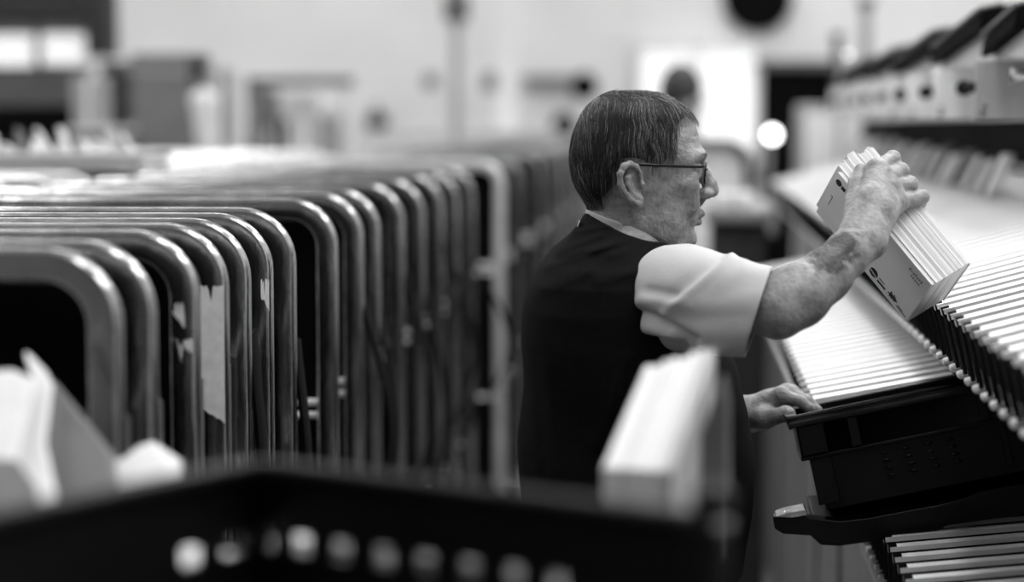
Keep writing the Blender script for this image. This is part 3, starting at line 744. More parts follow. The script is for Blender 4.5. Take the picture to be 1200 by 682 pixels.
knob(575, 96, 15.5, .07, 'faint grey round fixture right of the slim pole', mt='mid_paint'); knob(504, 95, 15.5, .06, 'faint grey round fixture left of the slim pole', mt='mid_paint')
bg('wall_cabinet', 'pale low cabinets along the back wall, centre', 'cabinet', [('cabinet_body', 420, 155, 650, 420, 0, .5, 'pale_paint', True), ('cabinet_top', 416, 152, 654, 158, -.03, .56, 'paper', False)], 14.6)
bg('hanging_bag', 'small dark bag hanging on the back wall left of centre', 'bag', [('bag_body', 430, 134, 452, 157, 0, .06, 'black_matte', False), ('bag_strap', 438, 122, 444, 135, .02, .03, 'dim_paint', False)], 15.9)
# black round disc on the back wall
p = at(888, -3, 15.93); dk = thing('wall_disc', 'large round black disc high on the back wall', 'wall disc', p)
MB().disc((p.x, 15.95, p.z), (0, 1, 0), .245, .08, 48).build('disc_face', 'black_matte', dk, bevel=.012, org=p)
MB().sweep([(p.x + .245 * math.cos(a), 15.925, p.z + .245 * math.sin(a)) for a in np.linspace(0, 2 * PI, 49)[:-1]], rrect(.03, .04, .008), up=(0, 1, 0), closed=True).build('disc_rim', 'black_matte', dk, smooth=True, org=p)
# small lamps that blur to discs, and poles
for (px, py, Y, r, lb) in ((905, 158, 9.0, .030, 'small glowing lamp by the dark doorway'), (994, 64, 9.0, .0055, 'small faint lamp above the doorway')):
    p = at(px, py, Y); t = thing('signal_lamp', lb, 'lamp', p)
    MB().ell(p, (r, r, r), 0, 10).build('bulb', 'lamp_glow' , t, smooth=True, org=p)
    MB().disc(p + Vector((0, r * 1.1, 0)), (0, 1, 0), r * 1.1, r * .6).build('socket', 'mid_paint', t, org=p)
    MB().rod(p + Vector((0, r * 1.4, 0)), Vector((p.x, 9.4, p.z - .0)), r * .3).build('bracket', 'mid_paint', t, smooth=True, org=p)
    e_ = MB().rod(Vector((p.x, 9.4, 0)), Vector((p.x, 9.4, p.z + .03)), .012); e_.build('pole', 'grey_paint', t, smooth=True, org=p)
p = at(981, 42, 11); t = thing('post', 'thin dark post beside the faint lamp', 'post', (p.x, 11, 0)); MB().rod((p.x, 11, 0), (p.x, 11, p.z), .022).build('pole', 'dark_panel', t, smooth=True, org=(p.x, 11, 0)); MB().box((p.x, 11, p.z), (.06, .06, .03)).build('cap', 'dark_panel', t, bevel=.004, org=p)
p = at(1015, 4, 10.5); t = thing('post', 'pale post with a dark cap above the rack', 'post', (p.x, 10.5, 0)); MB().rod((p.x, 10.5, 0), (p.x, 10.5, p.z), .03).build('pole', 'grey_paint', t, smooth=True, org=(p.x, 10.5, 0)); MB().box((p.x, 10.5, p.z), (.075, .075, .05)).build('cap', 'dim_paint', t, bevel=.004, org=p)
# rounded trolley with a white back panel beyond the man's face
c = cage('roll_cage', "rounded roll cage with a white back panel, seen past the man's nose", 7.8, xr=at(882, 200, 7.8).x, zt=at(850, 163, 7.8).z, wd=.50, steel='dim_paint', panel='paper_bright', rungs=False, side=False, r=.10)
q = at(830, 226, 7.1)
bg('parcel', 'white parcel lying at the foot of the white panel', 'parcel', [('parcel_body', 838, 226, 884, 246.5, 0, .2, 'paper', False), ('parcel_tape', 858, 225.5, 862, 246.5, -.003, .206, 'grey_paint', False)], 7.15)
bg('low_bench', 'dark low bench under the white parcel in the far aisle', 'bench', [('bench_top', 826, 247, 905, 262, 0, .4, 'mid_paint', False), ('bench_body', 832, 262, 900, 420, .05, .3, 'dark_panel', True)], 7.1)
bg('carton_stack', 'blurred pale carton low beside the rack end', 'box', [('carton_body', 884, 240, 910, 275, 0, .25, 'pale_paint', False), ('carton_lid', 882, 238, 911, 243, -.01, .27, 'paper', False)], 8.9)
bg('dark_stand', 'dark stand under the pale carton in the far aisle', 'stand', [('stand_body', 886, 276, 909, 420, 0, .25, 'black_matte', True), ('stand_top', 882, 275, 911, 279, -.02, .3, 'dark_panel', False)], 8.9)

# letters and trays standing on the far cages (left), blurred
GT = 'blurred letters poking up at the far left'
tt = bg('letter_tray', 'pale tray of letters on top of the far left cages', 'tray', [('tray_body', -40, 180, 168, 198.5, 0, .3, 'paper', False), ('tray_lip', -42, 179, 170, 183, -.01, .32, 'pale_paint', False)], 5.6)
for k in range(17):
    x = -10 + k * 10.4 + rng.uniform(-3, 3); hgt = rng.uniform(20, 46); sl = rng.uniform(-14, 4); wd = rng.uniform(6, 13)
    Yk = 5.65 + .015 * k
    P = [at(x, 184, Yk), at(x + sl, 194 - hgt, Yk), at(x + sl + wd * .7, 196 - hgt + rng.uniform(0, 8), Yk), at(x + wd, 184, Yk)]
    tag(MB().prism(P, (0.01, .008, 0)).build('envelope', ['paper', 'paper_grey', 'paper', 'paper_dark', 'paper_bright', 'paper_grey'][k % 6], bevel=.001, org=P[0]), 'blurred letter poking up out of the pale tray at far left', 'envelope', GT)

# ================================================================== HELD BUNDLE OF ENVELOPES
YB = 2.965
PA = at(1092, 335, YB)
sc = F / YB
raw = np.array([[-94, 145, 62], [-22, -48, 80], [46, 35, 22]], float)      # right, up, depth
U_, _, Vt = np.linalg.svd(raw / np.linalg.norm(raw, axis=1)[:, None] * np.array([[2.2], [1.0], [1.3]])); Rm = U_ @ Vt
def cam_dir(r): return (RT * r[0] + UP * r[1] + FW * r[2]).normalized()
bl, bh, bt_ = [cam_dir(r) for r in Rm]
BL, BH, BT = .222, .112, .074
def BP(l, t, h): return PA + bl * l + bt_ * t + bh * (-h)       # h is measured up out of the top (edge) face
GE = 'envelopes of the bundle in the raised hand'
nE = 30
prs = np.random.default_rng(3)
for k in range(nE):
    t0 = BT * k / nE; th = BT / nE * .97
    off = float(prs.normal(0, .0003)); l0 = float(abs(prs.normal(0, .0003))); dl = float(prs.normal(0, .0014))
    if k in (0, 1, 2): dl -= .010
    if 12 <= k <= 17: dl += .007
    if k == nE - 1: l0 = -.002
    o = BP(l0, t0, off)
    mtl = 'paper' if k % 4 else 'paper_bright'
    if k in (9, 10, 18): mtl = 'paper_grey'
    lab = 'plain white envelope inside the bundle gripped in the raised hand, only its edge showing'
    if k == 0: lab = 'front envelope of the held bundle, printed with a round black logo'
    if k == nE - 1: lab = 'rearmost envelope of the held bundle, against the fingertips'
    ob = MB().obox(o, bl * (BL - l0 + dl), bt_ * th, bh * (BH + off)).build('envelope', mtl, bevel=.0003, seg=1, org=o)
    tag(ob, lab, 'envelope', GE)
    if k == 0: front_env = ob
def on_face(mb, u0, u1, v0, v1, th=.0006, mi=0):
    """print on the front face: u = metres from the lower end, v = metres down from the top edge"""
    return mb.obox(BP(u0, -th, -v0), bl * (u1 - u0), bt_ * th, bh * (v1 - v0), mi)
def face_disc(mb, u, v, r, mi=0, th=.0006, sq=1):
    P = [BP(u + r * math.cos(a) * sq, -th, -(v + r * math.sin(a))) for a in np.linspace(0, 2 * PI, 33)[:-1]]
    return mb.prism(P, bt_ * th, mi)
m = MB()
U0 = -.020
face_disc(m, .104 + U0, .095, .0085)
on_face(m, .075 + U0, .093 + U0, .0985, .102); on_face(m, .080 + U0, .092 + U0, .092, .0932)
for i in range(6): on_face(m, .052 + U0 + .0024 * i, .0536 + U0 + .0024 * i, .094 - .002 * (i % 3), .101 + .002 * (i % 2))
on_face(m, .049 + U0, .069 + U0, .0965, .0985); on_face(m, .034 + U0, .046 + U0, .101, .1022); on_face(m, .026 + U0, .048 + U0, .1045, .1055)
m.build('logo_print', 'ink', front_env, org=PA)
m = MB(); m.hexa([BP(.0955 + U0, -.0012, -.0985 + .002), BP(.1125 + U0, -.0012, -.0945 + .002), BP(.1125 + U0, -.0006, -.0945 + .002), BP(.0955 + U0, -.0006, -.0985 + .002), BP(.0955 + U0, -.0012, -.1000 + .002), BP(.1125 + U0, -.0012, -.0960 + .002), BP(.1125 + U0, -.0006, -.0960 + .002), BP(.0955 + U0, -.0006, -.1000 + .002)])
m.build('logo_stripe', 'paper', front_env, org=PA)
m = MB()
for i in range(7): on_face(m, .014 + .0042 * i, .0165 + .0042 * i, .012 + .0012 * (i % 3), .0175 - .001 * (i % 2))
for i in range(5): on_face(m, .016 + .004 * i, .0182 + .004 * i, .022, .0255)
m.build('address_print', 'ink_pale', front_env, org=PA)
m = MB(); face_disc(m, .203, .015, .0058)
on_face(m, .188, .196, .013, .020); on_face(m, .2005, .2013, .052, .072); on_face(m, .2005, .2045, .0512, .052)  # printed bar, then the thin dark lines of the notch
m.build('corner_marks', 'ink', front_env, org=PA)

# ================================================================== THE MAN
YM = 3.10
man = thing('person', 'man with glasses in a dark vest and white short-sleeved shirt, lifting a bundle of letters', 'person', (-.05, YM, 0))
def mp(px, py, Y=YM): p = at(px, py, Y); return np.array((p.x, p.y, p.z))
def X_(px, py=300, Y=YM): return at(px, py, Y).x
def Z_(py, Y=YM): return at(750, py, Y).z
# ---- head (skin)
rows = [ # y, front, back, centre, half breadth
 (112.5, 752, 722, 738, .010), (114, 766, 712, 738, .026), (117, 779, 704, 738, .040), (122, 792, 697, 738, .0515), (130, 804, 689, 738, .0615),
 (142, 813.5, 681, 739, .069), (158, 819, 676, 740, .0735), (174, 822.5, 674, 740, .0755), (184, 823.5, 674, 741, .0755), (195, 820, 675, 742, .0745),
 (206, 818.5, 677, 744, .0735), (216, 817.5, 681, 747, .072), (226, 818, 687, 751, .0695), (236, 818.5, 695, 755, .0665), (246, 820, 706, 760, .0625),
 (256, 817, 718, 765, .059), (266, 813.5, 731, 770, .0545), (275, 814, 745, 776, .048), (283, 813.5, 758, 783, .040), (289, 808, 772, 789, .028), (292, 801, 782, 792, .014)]
hz = [Z_(r[0]) for r in rows]
def hx(v): return [X_(p, r[0]) for p, r in zip(v, rows)]
fxs, bxs, cxs = hx([r[1] for r in rows]), hx([r[2] for r in rows]), hx([r[3] for r in rows])
skin_loft = loft(hz, cxs, YM, [f - c for f, c in zip(fxs, cxs)], [c - b for c, b in zip(cxs, bxs)], [r[4] for r in rows], 2.15)
hb_lo = (X_(655), YM - .12, Z_(330)); hb_hi = (X_(855), YM + .12, Z_(104))
H = SDF(hb_lo, hb_hi, .0016)
H.all(skin_loft)
PX = 1 / (F / YM)
def hp(px, py, lat): q = mp(px, py); return (q[0], YM + lat, q[2])      # lat < 0 is the camera side
for s in (-1, 1):
    H.ell(hp(795, 189, s * .044), (.020, .013, .016), .016)                 # brow / temple
    H.cone(hp(815.5, 183, s * .040), hp(820.5, 182, s * .014), .0060, .0070, .012)
    H.ell(hp(825, 200, s * .033), (.014, .019, .0125), .012, 's')           # eye socket
    H.ell(hp(810.5, 199, s * .032), (.0125, .0125, .0125), .004)              # eyeball and lids
    H.cone(hp(818, 194.5, s * .022), hp(811, 196, s * .046), .0035, .003, .004)
    H.cone(hp(818, 205, s * .024), hp(810, 205, s * .046), .0035, .003, .005)
    H.ell(hp(799, 217, s * .047), (.022, .014, .014), .014)                  # cheekbone
    H.ell(hp(806, 236, s * .038), (.013, .013, .018), .014)
    H.cone(hp(822, 229, s * .021), hp(809, 252, s * .032), .0036, .0028, .005, 's')  # nasolabial fold
    H.cone(hp(806, 258, s * .031), hp(799, 281, s * .037), .0030, .0024, .005, 's')
    H.ell(hp(772, 262, s * .050), (.026, .010, .014), .016)                  # jaw
    H.cone(hp(745, 258, s * .056), hp(792, 285, s * .036), .010, .009, .016)
# nose
H.chain([hp(820.5, 190, 0), hp(826, 204, 0), hp(832, 216, 0), hp(834.8, 223.5, 0)], [.0075, .0080, .0092, .0102], .008)
for s in (-1, 1):
    H.ell(hp(826, 227, s * .0115), (.0118, .0080, .0085), .005)
    H.ell(hp(829.5, 234, s * .0075), (.0068, .0036, .0038), .002, 's')
    H.cone(hp(819, 218, s * .018), hp(819, 229, s * .020), .0015, .0018, .004, 's')
H.cone(hp(826, 230, 0), hp(821.5, 238, 0), .0045, .004, .006)
# lips and chin
for s in (-1, 1):
    H.cone(hp(821.5, 250.5, 0), hp(810.5, 255, s * .024), .0052, .0028, .005)
    H.cone(hp(817.5, 260.5, 0), hp(809.5, 257.5, s * .022), .0056, .0028, .005)
    H.cone(hp(824, 255.8, 0), hp(809.0, 256.4, s * .026), .0016, .0014, .002, 's')
H.cone(hp(818, 270.5, -.016), hp(818, 270.5, .016), .004, .004, .008, 's')
H.ell(hp(807.5, 280, 0), (.0105, .017, .011), .010)
# forehead wrinkles
for yy in (151, 158, 165):
    for s in (-1, 1): H.cone(hp(821.5, yy, s * .004), hp(806, yy + 2, s * .048), .0004, .0003, .0022, 's')
for k in range(3):
    for s in (-1, 1): H.cone(hp(800, 197 + 4 * k, s * .061), hp(791, 195 + 6 * k, s * .067), .0006, .0004, .002, 's')
# neck
H.chain([mp(737, 232), mp(731, 275), mp(722, 330)], [.0565, .0560, .064], .018)
H.cone(hp(762, 250, -.012), hp(765, 300, -.004), .040, .036, .03)
for s in (-1, 1):
    H.cone(hp(746, 240, s * .052), hp(772, 296, s * .022), .010, .009, .014)
    H.cone(hp(768, 262, s * .047), hp(778, 292, s * .028), .0030, .0030, .006, 's')
    H.cone(hp(786, 232, s * .052), hp(780, 262, s * .049), .0020, .0016, .006, 's')
headP, headQ = H.nets()
# ---- ears
def ear(s):
    E = SDF((X_(712), YM + min(s * .115, s * .055), Z_(248)), (X_(762), YM + max(s * .115, s * .055), Z_(180)), .0010)
    def q(px, py, o): return hp(px, py, s * (.0745 + o))
    E.ell(q(738, 212, .004), (.0135, .0052, .0250), .004)
    E.ell(q(744, 232, .004), (.0075, .0048, .0085), .005)
    E.chain([q(746, 211, .003), q(745, 201, .007), q(741, 194, .011), q(734, 190.5, .0145), q(727, 193, .0175), q(722.5, 202, .019), q(723, 213, .018), q(728, 224, .014), q(735, 232, .010), q(743, 237, .006)],
            [.0036, .0038, .0040, .0044, .0046, .0046, .0045, .0043, .0045, .0060], .003)
    E.chain([q(738, 201, .008), q(731, 207, .0125), q(731, 216, .0125), q(736, 225, .009), q(741, 228, .008)], [.0025, .0034, .0036, .0036, .004], .004)
    E.ell(q(742, 214.5, .011), (.0065, .0085, .0105), .003, 's')
    E.ell(q(741, 201, .012), (.0040, .0045, .0045), .002, 's')
    E.chain([q(726.8, 203, .0195), q(727.3, 213, .018), q(731.5, 222, .0145)], [.0018, .0018, .0016], .002, 's')
    E.ell(q(748.5, 215, .006), (.0042, .0042, .0058), .003)
    return E.nets()
ears = [ear(-1), ear(1)]
# small yaw of the head away from the camera, about the neck
HY = math.radians(5.0); HCX = X_(742)
def turn(P):
    x, y = P[:, 0] - HCX, P[:, 1] - YM
    o = P.copy(); wgt = np.clip((P[:, 2] - Z_(300)) / (Z_(262) - Z_(300)), 0, 1) * HY
    o[:, 0] = HCX + x * np.cos(wgt) - y * np.sin(wgt); o[:, 1] = YM + x * np.sin(wgt) + y * np.cos(wgt); return o
def turnv(p): return turn(np.array([p], float))[0]

# ---- right arm and hand (skin)
Sh = mp(792, 343, 2.97); El = mp(910, 362, 2.83); Wr = mp(1012, 277, 2.932)
A = SDF((X_(760, 340, 2.95), 2.70, Z_(440, 2.9)), (X_(1110, 300, 3.0) + .05, 3.16, Z_(160, 2.95)), .0018)
def lerp(a, b, t): return np.array(a) * (1 - t) + np.array(b) * t
A.cone(Sh, El, .047, .036, .02)
fa = [El, lerp(El, Wr, .22) + np.array((.003, 0, -.007)), lerp(El, Wr, .5) + np.array((.005, 0, -.006)), lerp(El, Wr, .8) + np.array((.003, 0, -.003)), Wr]
A.chain(fa, [.0360, .0365, .0335, .0285, .0262], .018)
A.ell(lerp(El, Wr, .20) + np.array((.002, -.004, .004)), (.036, .030, .032), .03)
A.ell(El + np.array((.006, -.010, -.012)), (.022, .02, .018), .02)
# tendons and veins over the forearm
A.cone(lerp(El, Wr, .45) + np.array((.0, -.028, .012)), lerp(El, Wr, .97) + np.array((0, -.021, .008)), .006, .005, .010)
A.cone(lerp(El, Wr, .35) + np.array((.012, -.026, -.012)), lerp(El, Wr, .85) + np.array((.008, -.018, -.010)), .008, .005, .012)
A.ell(Wr + np.array((.016, -.012, -.010)), (.011, .010, .010), .010)
fing = {}
def B(l, t, h): q = BP(l, t, h); return np.array((q.x, q.y, q.z))
fl = [.184, .163, .142, .121]; fr_ = [.0108, .0110, .0106, .0096]
mcp_t = [.036, .034, .032, .030]; mcp_h = [.024, .027, .025, .020]
for i in range(4):
    l = fl[i]
    mc = B(l + (-.004, -.001, .002, .003)[i], mcp_t[i], mcp_h[i]); pip = B(l + (.002, .001, -.001, -.005)[i], BT + (.004, .002, .001, .004)[i], (.013, .012, .010, .007)[i])
    dip = B(l + (.004, .002, 0, -.004)[i], BT + .012, -.018); tip = B(l + .001, BT + .0105, -.036)
    mid = lerp(Wr, mc, .5) + np.array((0, -.003, .004))
    A.chain([Wr + (np.array((-.010, .004, .010)) * (1 - i / 1.5)), mid, mc], [.020, .0180, .0150], .014)
    A.ell(mc + np.array((0, -.003, .004)), (.0115, .0115, .0115), .008)
    A.chain([mc, lerp(mc, pip, .55), pip], [.0128, fr_[i] * .98, fr_[i] * 1.05], .006)
    A.chain([pip, dip, tip], [fr_[i], fr_[i] * .88, fr_[i] * .78], .004)
    # extensor tendon ridge
    A.cone(lerp(Wr, mc, .25) + np.array((0, -.012, .011)), mc + np.array((0, -.008, .008)), .0035, .003, .007)
# thumb under the bundle's near face
t1 = B(.158, -.020, .016); t2 = B(.180, .004, .0125); t3 = B(.196, .026, .0105)
A.chain([Wr + np.array((-.008, .006, .004)), lerp(Wr, t1, .6), t1], [.018, .017, .0140], .014); A.chain([t1, t2, t3], [.0125, .0110, .0092], .006)
# web of veins on the back of the hand
cen = B(.150, .000, .040)
for (a, b) in (((.160, .006, .047), (.148, .024, .044)), ((.146, .004, .046), (.138, .022, .042))):
    A.cone(B(*a), B(*b), .0022, .0018, .005)
armP, armQ = A.nets()

# ---- left arm and hand
Ls = mp(742, 345, 3.30); Le = mp(792, 470, 3.40); Lw = mp(878, 486, 3.265)
L = SDF((X_(715, 400, 3.3), 3.17, Z_(540, 3.3)), (X_(985, 450, 3.3), 3.46, Z_(300, 3.35)), .0018)
L.cone(Ls, Le, .050, .042, .02); L.chain([Le, lerp(Le, Lw, .4), Lw], [.042, .040, .0245], .02)
YL = 3.255
mc_ = [mp(914, 463, YL - .012), mp(921, 459.5, YL + .010), mp(927, 460.5, YL + .031), mp(932, 465, YL + .050)]
pp_ = [mp(938, 470, YL - .020), mp(944, 469.5, YL + .004), mp(947, 471, YL + .028), mp(948, 475, YL + .048)]
dd_ = [mp(949, 479, YL - .023), mp(954, 480, YL + .002), mp(957, 481, YL + .026), mp(957, 483, YL + .046)]
tt_ = [mp(952, 490, YL - .023), mp(957, 492, YL + .002), mp(959, 493, YL + .026), mp(958, 494, YL + .046)]
for i in range(4):
    L.chain([Lw + np.array((0, (i - 1.5) * .008, .004)), lerp(Lw, mc_[i], .55), mc_[i]], [.020, .0165, .0125], .012)
    L.ell(mc_[i] + np.array((.001, 0, .002)), (.0112, .0105, .0108), .006)
    L.chain([mc_[i], pp_[i]], [.0108, .0094], .005); L.chain([pp_[i], dd_[i], tt_[i]], [.0092, .0084, .0072], .003)
L.chain([Lw + np.array((.004, -.010, -.006)), mp(897, 490, YL - .030), mp(910, 487, YL - .040), mp(921, 484.5, YL - .043), mp(925, 485, YL - .042)], [.019, .0150, .0112, .0100, .0088], .010)
L.ell(mp(893, 489, YL - .015), (.020, .018, .015), .012)
L.cone(mp(900, 474, YL - .035), mp(909, 475, YL - .040), .004, .004, .008, 's')
lP, lQ = L.nets()

# ---- trunk and legs (under the clothes)
def zz(v): return [Z_(y) for y in v]
vy = [246, 254, 264, 276, 290, 310, 330, 360, 400, 430, 480, 520, 560, 600, 640, 690]
vl = [689, 684, 675, 663, 648, 633, 622, 613.5, 610.5, 610.5, 611, 612, 615, 619, 627, 634]
vr = [752, 768, 782, 792, 800, 806, 812, 826, 850, 866, 880, 884, 884, 881, 875, 870]
vb = [.076, .083, .097, .120, .150, .184, .200, .208, .206, .202, .198, .197, .197, .197, .194, .190]
vcx = [(X_(a, y) + X_(b, y)) / 2 for a, b, y in zip(vl, vr, vy)]
vax = [(X_(b, y) - X_(a, y)) / 2 for a, b, y in zip(vl, vr, vy)]
def trunk(ins): return loft(zz(vy), vcx, YM + .01, [a - ins for a in vax], [a - ins for a in vax], [b - ins for b in vb], 2.15)
Tb = SDF((-.32, 2.82, .0), (.22, 3.40, Z_(262)), .006)
Tb.all(trunk(.016))
HP = mp(752, 700); legs = []
for s in (-1, 1):
    hip = np.array((HP[0], YM + s * .085, HP[2])); kn_ = np.array((HP[0] + .02 + s * -.03, YM + s * .10, .50)); an = np.array((HP[0] - .03 - s * .05, YM + s * .105, .09))
    legs.append((hip, kn_, an)); Tb.chain([hip, kn_, an], [.095, .058, .038], .03)
    Tb.chain([an, an + np.array((.07, s * .01, -.035)), an + np.array((.16, s * .02, -.055))], [.038, .036, .028], .02)
bodyP, bodyQ = Tb.nets()
body = npmesh('body', [(turn(headP), headQ), (turn(ears[0][0]), ears[0][1]), (turn(ears[1][0]), ears[1][1]), (armP, armQ), (lP, lQ), (bodyP, bodyQ)], 'skin', man)

# skin: faded dark tattoo on the right forearm
nt = M['skin'].node_tree; bs = nt.nodes['Principled BSDF']
src = bs.inputs['Base Color'].links[0].from_socket
tc = nt.nodes.new('ShaderNodeTexCoord')
TC = lerp(El, Wr, .66) + np.array((-.004, -.030, .014)); loc0 = Vector(TC) - Vector(man.location) + Vector(man.location)
ax_ = Vector(Wr - El).normalized(); 
sb = nt.nodes.new('ShaderNodeVectorMath'); sb.operation = 'SUBTRACT'; sb.inputs[1].default_value = tuple(TC)
nt.links.new(tc.outputs['Object'], sb.inputs[0])
def dotn(v, s):
    d = nt.nodes.new('ShaderNodeVectorMath'); d.operation = 'DOT_PRODUCT'; d.inputs[1].default_value = tuple(Vector(v) * s); nt.links.new(sb.outputs[0], d.inputs[0]); return d.outputs['Value']
n1 = ax_.cross(Vector((0, 1, 0))).normalized(); n2 = ax_.cross(n1)
cb_ = nt.nodes.new('ShaderNodeCombineXYZ')
nt.links.new(dotn(ax_, 1 / .054), cb_.inputs[0]); nt.links.new(dotn(n1, 1 / .030), cb_.inputs[1]); nt.links.new(dotn(n2, 1 / .05), cb_.inputs[2])
ln = nt.nodes.new('ShaderNodeVectorMath'); ln.operation = 'LENGTH'; nt.links.new(cb_.outputs[0], ln.inputs[0])
nz = nt.nodes.new('ShaderNodeTexNoise'); nz.inputs['Scale'].default_value = 75; nz.inputs['Detail'].default_value = 4; nt.links.new(tc.outputs['Object'], nz.inputs['Vector'])
ad = nt.nodes.new('ShaderNodeMath'); ad.operation = 'MULTIPLY_ADD'; ad.inputs[1].default_value = 1.3; ad.inputs[2].default_value = -.65; nt.links.new(nz.outputs[0], ad.inputs[0])
sm = nt.nodes.new('ShaderNodeMath'); sm.operation = 'ADD'; nt.links.new(ln.outputs['Value'], sm.inputs[0]); nt.links.new(ad.outputs[0], sm.inputs[1])
mr = nt.nodes.new('ShaderNodeMapRange'); mr.inputs[1].default_value = .72; mr.inputs[2].default_value = 1.0; mr.inputs[3].default_value = .9; mr.inputs[4].default_value = 0
nt.links.new(sm.outputs[0], mr.inputs[0])
mx = nt.nodes.new('ShaderNodeMix'); mx.data_type = 'RGBA'; nt.links.new(mr.outputs[0], mx.inputs['Factor']); nt.links.new(src, mx.inputs['A']); mx.inputs['B'].default_value = (.022, .022, .022, 1)
nt.links.new(mx.outputs['Result'], bs.inputs['Base Color'])

# ---- vest
Vs = SDF((-.34, 2.80, Z_(668)), (.22, 3.42, Z_(244)), .004)
base = trunk(0)
VCX = [X_(q) for q in (650, 688, 715, 733, 757, 800, 830)]; VCZ = [Z_(q) for q in (247, 248.5, 262, 270, 278, 286, 292)]
def vest_fn(x, y, z):
    d = base(x, y, z)
    f = .0035 * np.sin(38 * z + 26 * x + 3 * np.sin(11 * y)) * np.clip((z - Z_(330)) / .08, 0, 1)
    f = f + .004 * np.sin(22 * (x + .6 * z) + 2.5 * np.sin(9 * z)) * np.clip((Z_(360) - z) / .2, .15, 1)
    zc = np.interp(x, VCX, VCZ)
    return np.maximum(d - f, z - zc)
Vs.all(vest_fn)
# diagonal pull folds near the collar
for (a, b) in (((668, 268, -.16), (700, 302, -.19)), ((684, 276, -.17), (722, 300, -.2)), ((660, 300, -.14), (730, 290, -.2)), ((640, 330, -.12), (720, 310, -.21)), ((700, 285, -.18), (742, 287, -.2))):
    pa_, pb_ = hp(*a), hp(*b)
axs = (El - Sh) / np.linalg.norm(El - Sh)
Vs.cone(mp(813, 346, 2.95), El + axs * .05, .0745, .080, .004, 's')
Vs.cone(mp(742, 345, 3.27), mp(770, 420, 3.50), .078, .080, .004, 's')
# neck opening
Vs.chain([mp(739, 226), mp(732, 275)], [.0605, .0605], .002, 's'); Vs.ell(mp(770, 262), (.055, .055, .05), .006, 's')
vP, vQ = Vs.nets()
def ppx(P):
    v = P - np.array(CAM); d = v @ np.array(FW)
    return 600 + F * (v @ np.array(RT)) / d, 341 - F * (v @ np.array(UP)) / d
def segd(px, py, a, b):
    e = np.array(b, float) - np.array(a, float); t = np.clip(((px - a[0]) * e[0] + (py - a[1]) * e[1]) / (e @ e), 0, 1)
    return np.hypot(px - a[0] - t * e[0], py - a[1] - t * e[1]), t
vpx, vpy = ppx(vP); dv = np.zeros(len(vP)); nearv = np.clip((YM + .02 - vP[:, 1]) / .05, 0, 1)
for a, b, w_, h_ in (((672, 272), (716, 264), 3.5, .005), ((656, 294), (704, 276), 4, .005), ((640, 312), (720, 284), 5, .006), ((652, 306), (690, 296), 3.5, -.004), ((690, 296), (742, 281), 4, .005), ((716, 300), (756, 284), 5, .004),
        ((662, 284), (668, 300), 3, .003), ((620, 345), (690, 318), 9, .005), ((700, 330), (745, 318), 8, .004), ((622, 470), (632, 580), 7, .005), ((640, 430), (650, 560), 9, .004), ((735, 420), (700, 520), 10, .004)):
    q, _ = segd(vpx, vpy, a, b); dv += h_ * np.exp(-(q / w_) ** 2)
vP = vP - np.array(FW) * (dv * nearv)[:, None]
vest = npmesh('vest', [(vP, vQ)], 'vest_cloth', man)
lbp = mp(679.5, 262, 3.06)
MB().obox(lbp + np.array((-.004, -.008, -.004)), (.003, 0, .009), (0, .012, 0), (.0015, 0, -.0008)).build('vest_tag', 'paper_bright', vest, bevel=.0004, org=lbp)['label'] = 'small white tag at the collar'

